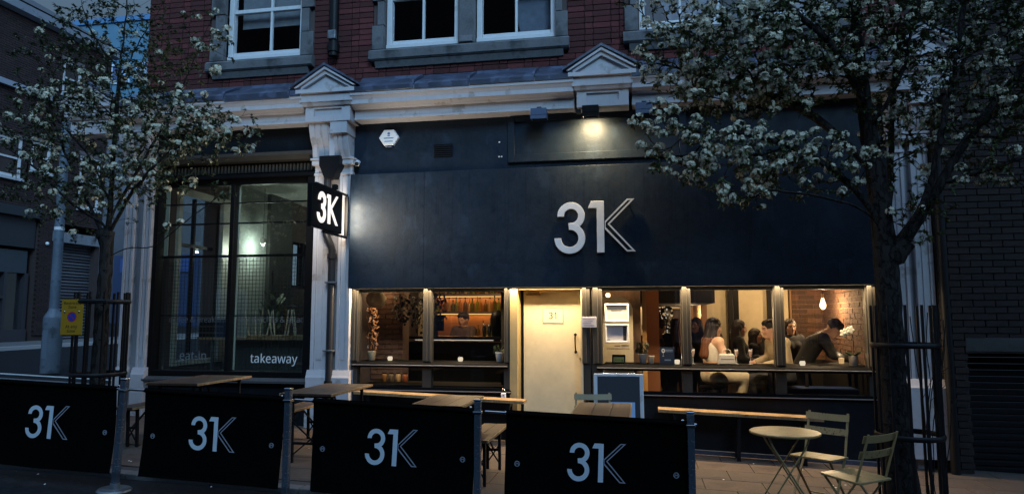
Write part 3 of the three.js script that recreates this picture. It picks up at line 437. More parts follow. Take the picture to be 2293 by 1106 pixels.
{ // alarm box, camera, notices, menus
  const t = thing('alarm_box', 'white hexagonal alarm box high on the left of the navy fascia', 'alarm box', [-3.405, 4.085, 0.0]);
  const hex = (r, y0) => { const s = []; for (let i = 0; i < 6; i++) s.push([r * Math.cos(i * Math.PI / 3), r * 0.86 * Math.sin(i * Math.PI / 3) + y0]); return shape(s); };
  mesh('case', [EXT(hex(0.135, 0), 0.045, 0.008)], mat.plastic, t); mesh('strobe', [RB(-0.055, 0.055, -0.135, -0.112, 0.0, 0.05, 0.008)], M(0.03, 0.05, 0.12, 0.3), t);
  mesh('emblem', [EXT(hex(0.022, 0.055), 0.002).translate(0, 0, 0.053), B(-0.018, 0.018, 0.015, 0.03, 0.053, 0.0551)], M(0.10, 0.16, 0.30, 0.6), t); mesh('printed_band', [B(-0.07, 0.07, -0.018, -0.004, 0.053, 0.055), B(-0.06, 0.06, -0.062, -0.05, 0.053, 0.055)], M(0.12, 0.2, 0.26, 0.6), t);
  const c = thing('security_camera', 'small white bullet camera at the left edge of the navy fascia', 'camera', [-3.87, 3.76, 0.0]);
  mesh('mount', [CYL(0.035, 0.035, 0.02, 0, 0, 0).rotateX(Math.PI / 2)], mat.plastic, c); mesh('body', [ROD([0.0, 0.0, 0.02], [0.035, -0.05, 0.13], 0.034, 16), SPH(0.034, 0.0, 0.0, 0.02)], mat.plastic, c); mesh('lens', [ROD([0.034, -0.048, 0.128], [0.038, -0.055, 0.142], 0.029, 16)], mat.black, c);
  const n = thing('notice_plate', 'small pale lilac notice on the dark post right of the door', 'notice', [-0.66, 1.535, -0.006]);
  mesh('plate', [RB(-0.098, 0.098, -0.068, 0.068, 0, 0.008, 0.003)], M(0.48, 0.46, 0.52, 0.6), n); for (let i = 0; i < 4; i++) mesh('text_line', [B(-0.075 + 0.01 * (i % 2), 0.07 - 0.02 * (i % 3), 0.036 - i * 0.026, 0.043 - i * 0.026, 0.008, 0.009)], M(0.22, 0.21, 0.26, 0.8), n);
  const menu = (y, h, label, draw) => {
    const m = thing('menu_case', label, 'menu case', [-0.305, y, -0.09], 0, 'framed menus in the window'); const w = 0.155;
    mesh('frame', [RB(-w, -w + 0.022, -h, h, 0, 0.04, 0.006), RB(w - 0.022, w, -h, h, 0, 0.04, 0.006), RB(-w + 0.022, w - 0.022, -h, -h + 0.022, 0, 0.039, 0.006), RB(-w + 0.022, w - 0.022, h - 0.022, h, 0, 0.039, 0.006)], M(0.75, 0.73, 0.68, 0.4), m);
    printed('menu_sheet', 2 * w - 0.044, 2 * h - 0.044, canvasTex(256, 200, draw), m, q => q.position.set(0, 0, 0.012));
    mesh('backing', [B(-w + 0.01, w - 0.01, -h + 0.01, h - 0.01, 0, 0.01)], mat.white, m);
  };
  menu(1.655, 0.117, 'upper white framed menu with two dark heading lines', (c2, w, h) => { c2.fillStyle = '#d8d0c0'; c2.fillRect(0, 0, w, h); c2.fillStyle = '#3a342c'; c2.fillRect(0, 0, w, 14); c2.fillRect(60, 66, 130, 14); c2.fillStyle = '#8a8276'; c2.fillRect(75, 104, 95, 8); c2.fillStyle = '#c9c0b0'; for (let i = 0; i < 4; i++) c2.fillRect(20, 125 + i * 16, 216, 5); });
  menu(1.39, 0.12, 'lower white framed menu with a dark strip down its right', (c2, w, h) => { c2.fillStyle = '#b9b6bd'; c2.fillRect(0, 0, w, h); c2.fillStyle = '#8f8d98'; for (let i = 0; i < 11; i++) c2.fillRect(12, 18 + i * 14, 150 + (i * 37) % 30, 4); c2.fillStyle = '#1d1a18'; c2.fillRect(204, 4, 40, h - 12); c2.fillStyle = '#777'; for (let i = 0; i < 7; i++) c2.fillRect(212, 26 + i * 21, 24, 4); c2.fillStyle = '#222'; c2.fillRect(10, 178, 34, 10); });
}

// ---------- right-hand neighbour ----------
{
  const t = thing('brick_neighbour_building', 'dark brick building with a black recessed opening right of the last pilaster', 'building', [0, 0, 0]);
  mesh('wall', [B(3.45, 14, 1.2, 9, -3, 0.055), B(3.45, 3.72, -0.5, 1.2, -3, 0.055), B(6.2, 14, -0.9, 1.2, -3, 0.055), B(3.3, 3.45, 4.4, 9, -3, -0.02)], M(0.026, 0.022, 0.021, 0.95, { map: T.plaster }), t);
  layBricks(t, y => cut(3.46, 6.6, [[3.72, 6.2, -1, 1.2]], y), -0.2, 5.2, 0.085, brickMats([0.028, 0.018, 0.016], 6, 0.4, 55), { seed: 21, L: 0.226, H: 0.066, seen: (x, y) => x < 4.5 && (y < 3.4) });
  mesh('lintel', [RB(3.70, 6.2, 1.2, 1.36, -0.2, 0.09, 0.01)], M(0.05, 0.05, 0.05, 0.8, { map: T.stone }), t);
  mesh('shutter', (() => { const o = []; for (let y = -0.45; y < 1.2; y += 0.075) o.push(RB(3.72, 6.2, y, y + 0.07, -0.3, -0.255, 0.02)); return o; })(), M(0.008, 0.008, 0.009, 0.7, { spec: 0.2 }), t);
  mesh('rain_pipe', [CYL(0.05, 0.05, 8, 3.49, -0.2, 0.15)], mat.ironBlack, t);
}
// ---------- brick building across the side street ----------
{
  const t = thing('corner_brick_building', 'dark brick building across the side street with white sash windows and shutter', 'building', [0, 0, 0]);
  const X = -20, bm = M(0.05, 0.033, 0.03, 0.95, { map: T.plaster });
  mesh('wall', [B(-32, X - 0.06, 4.9, 11.6, -13.7, 2), B(-32, X - 0.06, 0.2, 4.9, -11.55, -10.95), B(-32, X - 0.06, 0.2, 4.9, -13.7, -13.5), B(-32, X - 1.2, 0.2, 4.9, -13.6, 2)], bm, t);
  const wins = [[-10.08, -9.18, 6.12, 7.42], [-11.2, -10.44, 6.52, 7.5], [-13.45, -12.5, 5.55, 7.5], [-8.4, -7.5, 6.12, 7.42], [-8.0, -7.2, 9.6, 10.9], [-12.3, -11.5, 9.5, 10.7]];
  layBricks(t, y => { let s = cut(-13.7, -3, wins.map(w => [w[0] - 0.03, w[1] + 0.03, w[2] - 0.1, w[3] + 0.14]), y); if (y < 4.9) s = s.flatMap(([a, b]) => [[Math.max(a, -11.55), Math.min(b, -10.95)]]).filter(q => q[1] > q[0]); return s; }, 1.0, 11.5, X, brickMats([0.042, 0.022, 0.021], 6, 0.45, 71), { side: 1, seed: 31, max: 0 });
  wins.forEach(([a, b, y0, y1], i) => {
    const w = new THREE.Group(); w.name = i ? `window_00${i}` : 'window'; t.add(w); const x = X - 0.04, m = (y0 + y1) / 2, fr = mat.sash;
    mesh('frame', [B(x - 0.05, x + 0.02, y0, y1, a, a + 0.09), B(x - 0.05, x + 0.02, y0, y1, b - 0.09, b), B(x - 0.05, x + 0.02, y1 - 0.08, y1, a + 0.09, b - 0.09), B(x - 0.05, x + 0.02, y0, y0 + 0.1, a + 0.09, b - 0.09), B(x - 0.05, x + 0.01, m - 0.03, m + 0.03, a + 0.09, b - 0.09)], fr, w);
    mesh('sill', [RB(X - 0.06, X + 0.10, y0 - 0.1, y0 - 0.002, a - 0.06, b + 0.06)], M(0.55, 0.56, 0.58, 0.7, { map: T.oldpaint }), w);
    for (const [p, q] of [[y0 + 0.1, m - 0.03], [m + 0.03, y1 - 0.08]]) mesh('pane', [B(x - 0.03, x - 0.026, p, q, a + 0.09, b - 0.09)], glassUp, w);
    mesh('lintel', [B(X - 0.06, X + 0.02, y1 + 0.002, y1 + 0.13, a - 0.1, b + 0.1)], M(0.12, 0.1, 0.1, 0.9), w);
  });
  mesh('gutter', [RUN([[0, 11.55], [0.22, 11.62], [0.28, 11.85], [0.1, 11.95], [0, 11.95]], -2, 13.9).rotateY(Math.PI / 2).translate(X, 0, 0)], M(0.34, 0.38, 0.44, 0.6, { map: T.oldpaint }), t, 'pale gutter moulding under the slate roof');
  mesh('string_course', [B(X - 0.05, X + 0.14, 9.02, 9.2, -13.7, 2)], M(0.30, 0.33, 0.4, 0.7, { map: T.oldpaint }), t);
  mesh('roof', [RUN([[0.3, 11.9], [-6, 15.5], [-12, 11.9]], -2, 13.9).rotateY(Math.PI / 2).translate(X, 0, 0)], M(0.06, 0.065, 0.075, 0.8, { map: T.slab }), t);
  mesh('end_wall', [EXT(shape([[-32, 11.6], [X - 0.1, 11.6], [-26, 15.2]]), 0.2).translate(0, 0, -13.7)], bm, t);
  // shopfront at street level
  mesh('shop_fascia', [B(X - 0.5, X + 0.10, 4.90, 5.22, -10.9, 2), B(X - 0.5, X - 0.1, 3.9, 4.898, -10.9, 2)], M(0.018, 0.022, 0.028, 0.6), t);
  mesh('shop_blind_box', [B(X - 0.45, X - 0.2, 3.05, 3.8, -10.75, 2)], M(0.04, 0.055, 0.068, 0.5, { map: T.plaster }), t);
  mesh('shop_frame', [B(X - 0.5, X - 0.2, 1.0, 3.05, -10.85, -10.7), B(X - 0.5, X - 0.2, 1.0, 3.05, -10.05, -9.95), B(X - 0.5, X - 0.15, 0.7, 1.2, -10.85, 2), B(X - 0.5, X - 0.2, 2.2, 2.28, -9.95, 2), B(X - 0.5, X - 0.2, 1.0, 3.05, -8.3, -8.15)], M(0.03, 0.03, 0.035, 0.5), t);
  mesh('shop_pane', [B(X - 0.36, X - 0.355, 1.2, 3.05, -10.7, -10.05)], glassUp, t); mesh('shop_pane', [B(X - 0.36, X - 0.355, 1.2, 2.2, -9.95, -8.3)], glassUp, t); mesh('shop_pane', [B(X - 0.36, X - 0.355, 2.28, 3.05, -9.95, -8.3)], glassUp, t);
  mesh('shutter_lintel', [B(X - 0.1, X + 0.05, 4.22, 4.58, -13.6, -11.5)], M(0.26, 0.28, 0.31, 0.8, { map: T.stone }), t);
  for (let y = 0.6, i = 0; y < 4.2; y += 0.11, i++) mesh('shutter_slat', [RUN([[-0.06, y], [-0.01, y + 0.015], [0.012, y + 0.05], [-0.01, y + 0.09], [-0.06, y + 0.104]], 11.6, 13.5).rotateY(Math.PI / 2).translate(X - 0.25, 0, 0)], M(0.05 + 0.02 * (i % 3), 0.05 + 0.02 * (i % 3), 0.06 + 0.02 * (i % 3), 0.4), t);
  mesh('wall_lamp', [SPH(0.06, X + 0.05, 4.1, -11.25)], mat.plastic, t);
}
// ---------- tall blue building closing the street, and a white rendered block below it ----------
{
  const t = thing('tall_blue_building', 'tall pale blue clad building far behind the left tree', 'building', [-36, 0, -34]);
  mesh('wall', [B(-6.5, 6.5, 0, 23.2, -10, 0)], M(0.075, 0.20, 0.29, 0.55, { map: T.plaster }), t);
  mesh('parapet', [B(-6.6, 6.6, 23.21, 23.6, -10, 0.15)], M(0.06, 0.17, 0.32, 0.6), t);
  for (let j = 0; j < 6; j++) for (let i = 0; i < 6; i++) { const w = new THREE.Group(); w.name = 'window_' + String(j * 6 + i).padStart(3, '0'); t.add(w); const x = -5.8 + i * 2.0, y = 3 + j * 3.1; mesh('frame', [B(x, x + 1.5, y, y + 1.5, 0.01, 0.10)], M(0.5, 0.6, 0.72, 0.5), w); mesh('pane', [B(x + 0.1, x + 0.7, y + 0.12, y + 1.38, 0.101, 0.12)], M(0.04, 0.07, 0.15, 0.08), w); mesh('pane', [B(x + 0.8, x + 1.4, y + 0.12, y + 1.38, 0.101, 0.12)], M(0.30, 0.42, 0.60, 0.08), w); }
  const u = thing('white_rendered_building', 'white rendered building with a blue shop sign beyond the side street', 'building', [-29.5, 0, -27]);
  mesh('wall', [B(-4, 5.0, 0, 13.2, -8, 0)], M(0.12, 0.125, 0.14, 0.8, { map: T.plaster }), u);
  mesh('white_pier', [B(-0.35, 0.2, 6, 13.2, 0.001, 0.25)], M(0.75, 0.72, 0.68, 0.7), u);
  mesh('shopfront', [B(-1, 4.5, 1.0, 5.2, 0.001, 0.3)], M(0.02, 0.05, 0.13, 0.5), u); mesh('sign_board', [B(-0.5, 4.2, 4.2, 5.0, 0.301, 0.4)], M(0.03, 0.09, 0.28, 0.5), u);
  mesh('poster', [B(-0.3, 1.0, 2.9, 3.5, 0.301, 0.33), B(0.1, 0.8, 1.6, 2.4, 0.301, 0.33)], M(0.25, 0.3, 0.38, 0.6), u);
}
// ---------- terrace on the other side of the street, seen only mirrored in the glass ----------
{
  const specs = [['tall gabled brick house behind the viewer, left', -18, 34, 18, 20, [0.09, 0.05, 0.045]], ['lower brick house with dark roof opposite the bar', 6.6, 15, 11, 12.6, [0.10, 0.06, 0.05]], ['tall rendered house behind the viewer, right', 26.5, 24, 20, 23, [0.12, 0.12, 0.12]]];
  specs.forEach(([label, cx, w, he, hr, col]) => {
    const t = thing('opposite_house', label, 'house', [cx, -0.6, 19]);
    const hw = w / 2; mesh('wall', [B(-hw, hw, 0, he, 0, 8), EXT(shape([[-hw, he], [hw, he], [0, hr]]), 8)], M(...col, 0.9, { map: T.plaster }), t);
    mesh('roof', [EXT(shape([[-hw - 0.3, he - 0.2], [0, hr + 0.05], [hw + 0.3, he - 0.2], [hw + 0.3, he], [0, hr + 0.3], [-hw - 0.3, he]]), 8.6).translate(0, 0, -0.3)], M(0.04, 0.042, 0.05, 0.8), t);
    for (let j = 0; j < 3; j++) for (let i = 0; i < 3; i++) { const x = (i - 1) * w * 0.3, y = 1.2 + j * 3.6; const wd = new THREE.Group(); wd.name = 'window_' + (j * 3 + i); wd.name = 'window_' + String(j * 3 + i).padStart(3, '0'); t.add(wd); mesh('frame', [B(x - 0.75, x + 0.75, y, y + 2.2, -0.05, -0.001)], mat.sash, wd); for (const [a, b] of [[-0.66, -0.04], [0.04, 0.66]]) mesh('pane', [B(x + a, x + b, y + 0.1, y + 2.1, -0.07, -0.051)], M(0.16, 0.22, 0.33, 0.06), wd); }
  });
}
// ---------- lamp column ----------
{
  const t = thing('lamp_column', 'grey steel column with a wide base on the side street corner', 'street lamp', [-12.37, g(-12.37, -3.84), -3.84], 0);
  mesh('base', [LATHE([[0, 0], [0.19, 0], [0.19, 1.15], [0.175, 1.2], [0.105, 1.32], [0.1, 1.36], [0, 1.36]], 20)], M(0.16, 0.20, 0.25, 0.5, { map: T.stone }), t);
  const b = mesh('shaft', [LATHE([[0, 1.36], [0.098, 1.36], [0.094, 3], [0.088, 5.42], [0.08, 5.46], [0, 5.47]], 20)], M(0.17, 0.22, 0.28, 0.45, { map: T.stone }), t);
  mesh('band', [CYL(0.099, 0.098, 0.07, 0, 3.05, 0, 20)], mat.plastic, t); mesh('sticker', [CYL(0.0965, 0.0955, 0.45, 0, 3.45, 0, 20)], M(0.25, 0.30, 0.36, 0.6, { map: T.lead }), t);
  mesh('door', [RB(-0.06, 0.06, 0.3, 0.9, 0.15, 0.193, 0.01)], M(0.13, 0.16, 0.2, 0.5), t);
}

// ---------- trees in blossom ----------
function makeTree(name, label, base, trunkPts, blobs, o) {
  seed(o.seed);
  const t = thing(name, label, 'tree', base), nodes = []; // node: p, parent, dir, kids
  const add = (p, par) => { nodes.push({ p, par, len: par < 0 ? 0 : nodes[par].len + p.distanceTo(nodes[par].p), d: par < 0 ? V(0, 1, 0) : p.clone().sub(nodes[par].p).normalize(), w: 0 }); return nodes.length - 1; };
  const limb = (pts, par) => { const c = new THREE.CatmullRomCurve3(pts.map(q => V(...q))); const n = Math.max(3, Math.ceil(c.getLength() / 0.10)); let k = par; const sp = c.getSpacedPoints(n); for (let i = par < 0 ? 0 : 1; i <= n; i++) { const j = sp[i].clone(); if (i > 1 && i < n) j.add(V(R(-1, 1), R(-0.5, 0.5), R(-1, 1)).multiplyScalar(0.008)); k = add(j, k); } return k; };
  const near = p => { let b = 0, bd = 1e9; nodes.forEach((n, i) => { const d = n.p.distanceTo(p); if (d < bd) { bd = d; b = i; } }); return b; };
  trunkPts.forEach((pts, i) => limb(pts, i ? near(V(...pts[0])) : -1));
  const limbCount = nodes.length;
  // crown points, outwards from the stems; each joins the nearest wood by a bowed twig
  const tips = [];
  for (const [c, r, n, fl = 1] of blobs) for (let i = 0; i < n; i++) { let q; do q = V(R(-1, 1), R(-1, 1), R(-1, 1)); while (q.length() > 1); tips.push({ p: V(c[0] + q.x * r[0], c[1] + q.y * r[1], c[2] + q.z * r[2]), fl }); }
  for (const q of tips) { let m = 1e9; for (let i = 0; i < limbCount; i += 2) m = Math.min(m, nodes[i].p.distanceTo(q.p)); q.m = m; }
  tips.sort((a, b) => a.m - b.m);
  const ends = [];
  for (const q of tips) {
    let b = -1, bd = 1e9; for (let i = 0; i < nodes.length; i++) { const n = nodes[i]; const v = q.p.clone().sub(n.p), d = v.length(); if (n.len < o.bare) continue; const cost = d * (1.25 - 0.35 * v.dot(n.d) / (d + 1e-6)) + 0.10 * n.len; if (cost < bd) { bd = cost; b = i; } }
    const A = nodes[b], d = A.p.distanceTo(q.p); if (d < 0.03) continue;
    const mid = A.p.clone().add(A.d.clone().multiplyScalar(d * 0.30)).add(q.p.clone().sub(A.p).multiplyScalar(0.25)).add(V(R(-1, 1), R(-0.3, 1), R(-1, 1)).multiplyScalar(d * 0.09));
    const cv = new THREE.QuadraticBezierCurve3(A.p.clone(), mid, q.p), n = Math.max(2, Math.ceil(d / 0.09)); let k = b;
    for (let i = 1; i <= n; i++) { const p = cv.getPoint(i / n); if (i < n) p.add(V(R(-1, 1), R(-1, 1), R(-1, 1)).multiplyScalar(0.010)); k = add(p, k); }
    ends.push({ k, fl: q.fl });
  }
  // pipe model radii
  const A = new Float32Array(nodes.length); const kids = nodes.map(() => 0);
  for (let i = nodes.length - 1; i > 0; i--) kids[nodes[i].par]++;
  for (let i = nodes.length - 1; i >= 0; i--) { if (!kids[i]) A[i] += Math.pow(0.0025, 2.25); if (i) A[nodes[i].par] += A[i]; }
  const rad = i => Math.min(o.maxR, Math.max(0.0022, Math.pow(A[i], 1 / 2.25) * o.thick));
  const rr = nodes.map((n, i) => rad(i));
  if (o.taper) o.taper(nodes, rr);
  const pos = [], nor = [], pos2 = [], nor2 = [];
  for (let i = 1; i < nodes.length; i++) {
    const n = nodes[i], pN = nodes[n.par], r1 = rr[i], r0 = Math.min(rr[n.par], r1 * 1.12), S = r1 > 0.05 ? 14 : r1 > 0.015 ? 7 : 4;
    const d = n.p.clone().sub(pN.p).normalize(), pd = pN.par >= 0 && pN.d.dot(d) > 0.6 ? pN.d : d, k1 = kids[i] ? d : d;
    const fr = dd => { const u = (Math.abs(dd.y) < 0.95 ? V(0, 1, 0) : V(1, 0, 0)).cross(dd).normalize(); return [u, dd.clone().cross(u)]; };
    const [u0, v0] = fr(pd), [u1, v1] = fr(d), P = r1 > 0.02 ? pos : pos2, Nn = r1 > 0.02 ? nor : nor2;
    const knob = a => r1 > 0.05 ? 1 + 0.05 * Math.sin(a * 5 + n.p.y * 3) + 0.03 * Math.sin(a * 3 - n.p.y * 9) : 1; const knob0 = a => r1 > 0.05 ? 1 + 0.05 * Math.sin(a * 5 + pN.p.y * 3) + 0.03 * Math.sin(a * 3 - pN.p.y * 9) : 1;
    for (let s = 0; s < S; s++) { const a = s / S * 6.2832, b = (s + 1) / S * 6.2832, q = (c, u, v, r, an) => { const nn = u.clone().multiplyScalar(Math.cos(an)).add(v.clone().multiplyScalar(Math.sin(an))); return [c.clone().add(nn.clone().multiplyScalar(r)), nn]; };
      const a0 = q(pN.p, u0, v0, r0 * knob0(a), a), b0 = q(pN.p, u0, v0, r0 * knob0(b), b), a1 = q(n.p, u1, v1, r1 * knob(a), a), b1 = q(n.p, u1, v1, r1 * knob(b), b);
      for (const w of [a0, b0, b1, a0, b1, a1]) { P.push(w[0].x, w[0].y, w[0].z); Nn.push(w[1].x, w[1].y, w[1].z); } }
  }
  const geo = (p, n) => { const q = new THREE.BufferGeometry(); q.setAttribute('position', new THREE.Float32BufferAttribute(p, 3)); q.setAttribute('normal', new THREE.Float32BufferAttribute(n, 3)); return q; };
  mesh('trunk', [geo(pos, nor)], mat.bark, t); const tw = mesh('twigs', [geo(pos2, nor2)], mat.bark, t);
  // leaves: folded blades in whorls round each spur
  const LP = [], LN = []; const leaf = (c, dir, up, L, W) => { const s = dir.clone().cross(up).normalize(), nn = s.clone().cross(dir).normalize(), tip = c.clone().add(dir.clone().multiplyScalar(L)).add(nn.clone().multiplyScalar(-L * 0.18)), m = c.clone().add(dir.clone().multiplyScalar(L * 0.45)); const l = m.clone().add(s.clone().multiplyScalar(W)).add(nn.clone().multiplyScalar(W * 0.45)), r = m.clone().add(s.clone().multiplyScalar(-W)).add(nn.clone().multiplyScalar(W * 0.45)); for (const tr of [[c, m, l], [l, m, tip], [c, r, m], [r, tip, m]]) { const e = tr[1].clone().sub(tr[0]).cross(tr[2].clone().sub(tr[0])).normalize(); for (const q of tr) { LP.push(q.x, q.y, q.z); LN.push(e.x, e.y, e.z); } } };
  const U = () => { let q; do q = V(R(-1, 1), R(-1, 1), R(-1, 1)); while (q.length() > 1 || q.length() < 0.1); return q.normalize(); };
  const clusters = [];
  for (const { k, fl } of ends) {
    const e = nodes[k], up = V(R(-0.4, 0.4), 1, R(-0.4, 0.4)).normalize(), nl = 4 + Math.floor(rnd() * 5 * o.leafy);
    for (let i = 0; i < nl; i++) { const d = U(); d.y = d.y * 0.5 + 0.1; d.addScaledVector(e.d, 0.5).normalize(); leaf(e.p.clone().addScaledVector(U(), 0.012), d, up, R(0.034, 0.064), R(0.011, 0.021)); }
    const back = nodes[e.par]; if (rnd() < 0.6 * o.leafy) for (let i = 0; i < 3; i++) leaf(back.p.clone(), U(), up, R(0.03, 0.05), R(0.009, 0.015));
    if (rnd() < o.bloom * fl) clusters.push({ p: e.p.clone().add(V(R(-0.01, 0.01), 0.018, R(-0.01, 0.01))), s: R(0.85, 1.5), up });
    if (rnd() < o.bloom * fl * 0.35) clusters.push({ p: back.p.clone().add(V(R(-0.03, 0.03), R(0.0, 0.04), R(-0.03, 0.03))), s: R(0.6, 1.1), up });
  }
  const lv = mesh('leaves', [geo(LP, LN)], new THREE.MeshPhysicalMaterial({ color: new THREE.Color().setRGB(...(o.leaf ?? [0.050, 0.072, 0.018])), roughness: 0.55, side: THREE.DoubleSide }), t); lv.userData.kind = 'stuff'; tw.userData.kind = 'stuff';
  // blossom: domed corymbs of five-petalled florets
  const variants = [0, 1, 2, 3, 4].map(() => { const p = [], n = []; const nf = 17 + Math.floor(rnd() * 8); for (let f = 0; f < nf; f++) { const dir = V(R(-1, 1), R(-0.25, 1.1), R(-1, 1)).normalize(), c = dir.clone().multiply(V(0.036, 0.030, 0.036)).multiplyScalar(R(0.85, 1.15)), u = (Math.abs(dir.y) < 0.9 ? V(0, 1, 0) : V(1, 0, 0)).cross(dir).normalize(), v = dir.clone().cross(u), r = R(0.011, 0.016), a0 = rnd() * 6; for (let k = 0; k < 5; k++) { const q = a => u.clone().multiplyScalar(Math.cos(a)).addScaledVector(v, Math.sin(a)), a = a0 + k * 1.2566, l = c.clone().addScaledVector(q(a - 0.48), r * 0.8).addScaledVector(dir, r * 0.22), m = c.clone().addScaledVector(q(a), r * 1.15).addScaledVector(dir, r * 0.4), h = c.clone().addScaledVector(q(a + 0.48), r * 0.8).addScaledVector(dir, r * 0.22); for (const tr of [[c, l, m], [c, m, h]]) { const e = tr[1].clone().sub(tr[0]).cross(tr[2].clone().sub(tr[0])).normalize().lerp(dir, 0.5).normalize(); for (const w of tr) { p.push(w.x, w.y, w.z); n.push(e.x, e.y, e.z); } } } } return flat(geo(p, n)); });
  const bm = M(0.56, 0.53, 0.40, 0.85, { side: THREE.DoubleSide });
  clusters.sort((a, b) => a.p.clone().add(t.position).distanceTo(camera.position) - b.p.clone().add(t.position).distanceTo(camera.position));
  const ry = () => R(0, 6.28);
  const seen = c => { const q = c.p.clone().add(t.position).project(camera); return Math.abs(q.x) < 1.02 && Math.abs(q.y) < 1.02; };
  camera.updateMatrixWorld(); camera.updateProjectionMatrix();
  const top = clusters.filter(seen).slice(0, 300), set = new Set(top), rest = clusters.filter(c => !set.has(c));
  top.forEach((c, i) => { const m = new THREE.Mesh(variants[i % 5], bm); m.name = 'blossom_cluster' + (i ? '_' + String(i).padStart(3, '0') : ''); m.position.copy(c.p); m.rotation.set(R(-0.4, 0.4), ry(), R(-0.4, 0.4)); m.scale.setScalar(c.s); m.castShadow = m.receiveShadow = true; t.add(m); });
  if (rest.length) { const im = new THREE.InstancedMesh(variants[0], bm, rest.length), d = new THREE.Object3D(); rest.forEach((c, i) => { d.position.copy(c.p); d.rotation.set(0, ry(), 0); d.scale.setScalar(c.s); d.updateMatrix(); im.setMatrixAt(i, d.matrix); }); im.name = 'blossom'; im.userData.kind = 'stuff'; t.add(im); }
  return { t, n: clusters.length, nodes: nodes.length };
}
{ // right tree: local metres from its foot; picture left is -x
  const b = [2.31, g(2.31, 2.1), 2.1];
  const r = makeTree('flowering_tree', 'large blossoming street tree with thick trunk right of the bar', b,
    [[[-0.03, -0.1, 0], [-0.05, 0.8, 0], [-0.06, 1.6, 0], [-0.07, 2.2, 0], [-0.10, 2.9, -0.02], [-0.16, 3.7, -0.05], [-0.22, 4.6, 0], [-0.25, 5.6, 0.1]],
     [[-0.07, 2.2, 0], [0.16, 2.55, 0.05], [0.38, 2.95, 0.12], [0.68, 3.45, 0.2], [1.1, 4.0, 0.25], [1.5, 4.6, 0.3]],
     [[-0.08, 2.45, 0], [0.05, 2.9, -0.15], [0.12, 3.5, -0.25], [0.22, 4.3, -0.3], [0.35, 5.2, -0.3]], [[-0.07, 2.3, 0], [0.2, 2.8, 0.25], [0.34, 3.5, 0.4], [0.5, 4.3, 0.45], [0.6, 5.1, 0.4]], [[-0.16, 3.5, 0], [0.1, 4.0, 0.2], [0.2, 4.8, 0.3]],
     [[-0.09, 2.6, 0], [-0.35, 2.95, 0.1], [-0.75, 3.25, 0.2], [-1.25, 3.45, 0.25], [-1.75, 3.52, 0.2]],
     [[-0.12, 3.1, 0], [-0.5, 3.6, -0.1], [-1.0, 3.95, -0.15], [-1.6, 4.2, -0.2], [-2.1, 4.35, -0.15]],
     [[-0.16, 3.7, 0], [-0.5, 4.2, 0.3], [-1.0, 4.7, 0.4], [-1.5, 5.2, 0.4]],
     [[-0.08, 2.5, 0], [-0.3, 2.7, 0.25], [-0.75, 2.83, 0.4], [-1.2, 2.90, 0.42]],
     [[0.38, 2.95, 0.12], [0.75, 3.05, 0.25], [1.1, 3.15, 0.3], [1.35, 3.1, 0.3]]],
    [[[0.75, 4.1, 0.1], [1.1, 1.0, 0.6], 520, 0.3], [[-0.8, 4.4, 0.1], [1.2, 0.6, 0.6], 380, 0.6], [[1.2, 4.6, 0.2], [0.9, 0.6, 0.6], 200, 0.4], [[-1.4, 4.3, 0.0], [1.0, 0.45, 0.6], 420], [[-1.0, 3.98, 0.0], [0.95, 0.35, 0.5], 170], [[-0.4, 4.5, 0], [0.8, 0.5, 0.6], 200, 0.8], [[-1.4, 5.2, 0.1], [1.3, 0.7, 0.9], 330], [[0.2, 5.4, 0], [1.4, 0.8, 0.9], 330],
     [[-1.45, 3.25, 0.25], [0.80, 0.32, 0.38], 180, 1.2], [[-2.0, 3.52, 0.2], [0.40, 0.25, 0.3], 44, 1.2], [[-0.75, 3.15, 0.15], [0.65, 0.32, 0.4], 110], [[-1.75, 3.85, 0.1], [0.45, 0.14, 0.3], 30], [[-1.35, 2.83, 0.42], [0.30, 0.13, 0.14], 20, 1.2],
     [[0.9, 4.2, 0.2], [0.8, 0.7, 0.55], 260, 0.5], [[1.2, 3.5, 0.25], [0.55, 0.45, 0.45], 130, 0.6], [[1.0, 3.0, 0.3], [0.6, 0.18, 0.3], 50, 0.7], [[0.15, 3.6, -0.1], [0.45, 0.65, 0.45], 120, 0.35], [[0.25, 2.75, 0.1], [0.32, 0.35, 0.3], 50, 0.12]],
    { seed: 101, bare: 2.1, thick: 1.25, maxR: 0.085, bloom: 0.42, leafy: 1.15,
      taper: (n, r) => { for (let i = 0; i < n.length; i++) if (i < 62 && n[i].len < 5.5) r[i] = Math.max(r[i], (n[i].len < 2.4 ? 0.122 - 0.008 * n[i].p.y : 0.103 - 0.024 * (n[i].len - 2.4)) + 0.04 * Math.exp(-n[i].p.y * 4)); } });
  console.log('tree R', r.n, r.nodes);
  const b2 = [-6.19, g(-6.19, 1.9), 1.9];
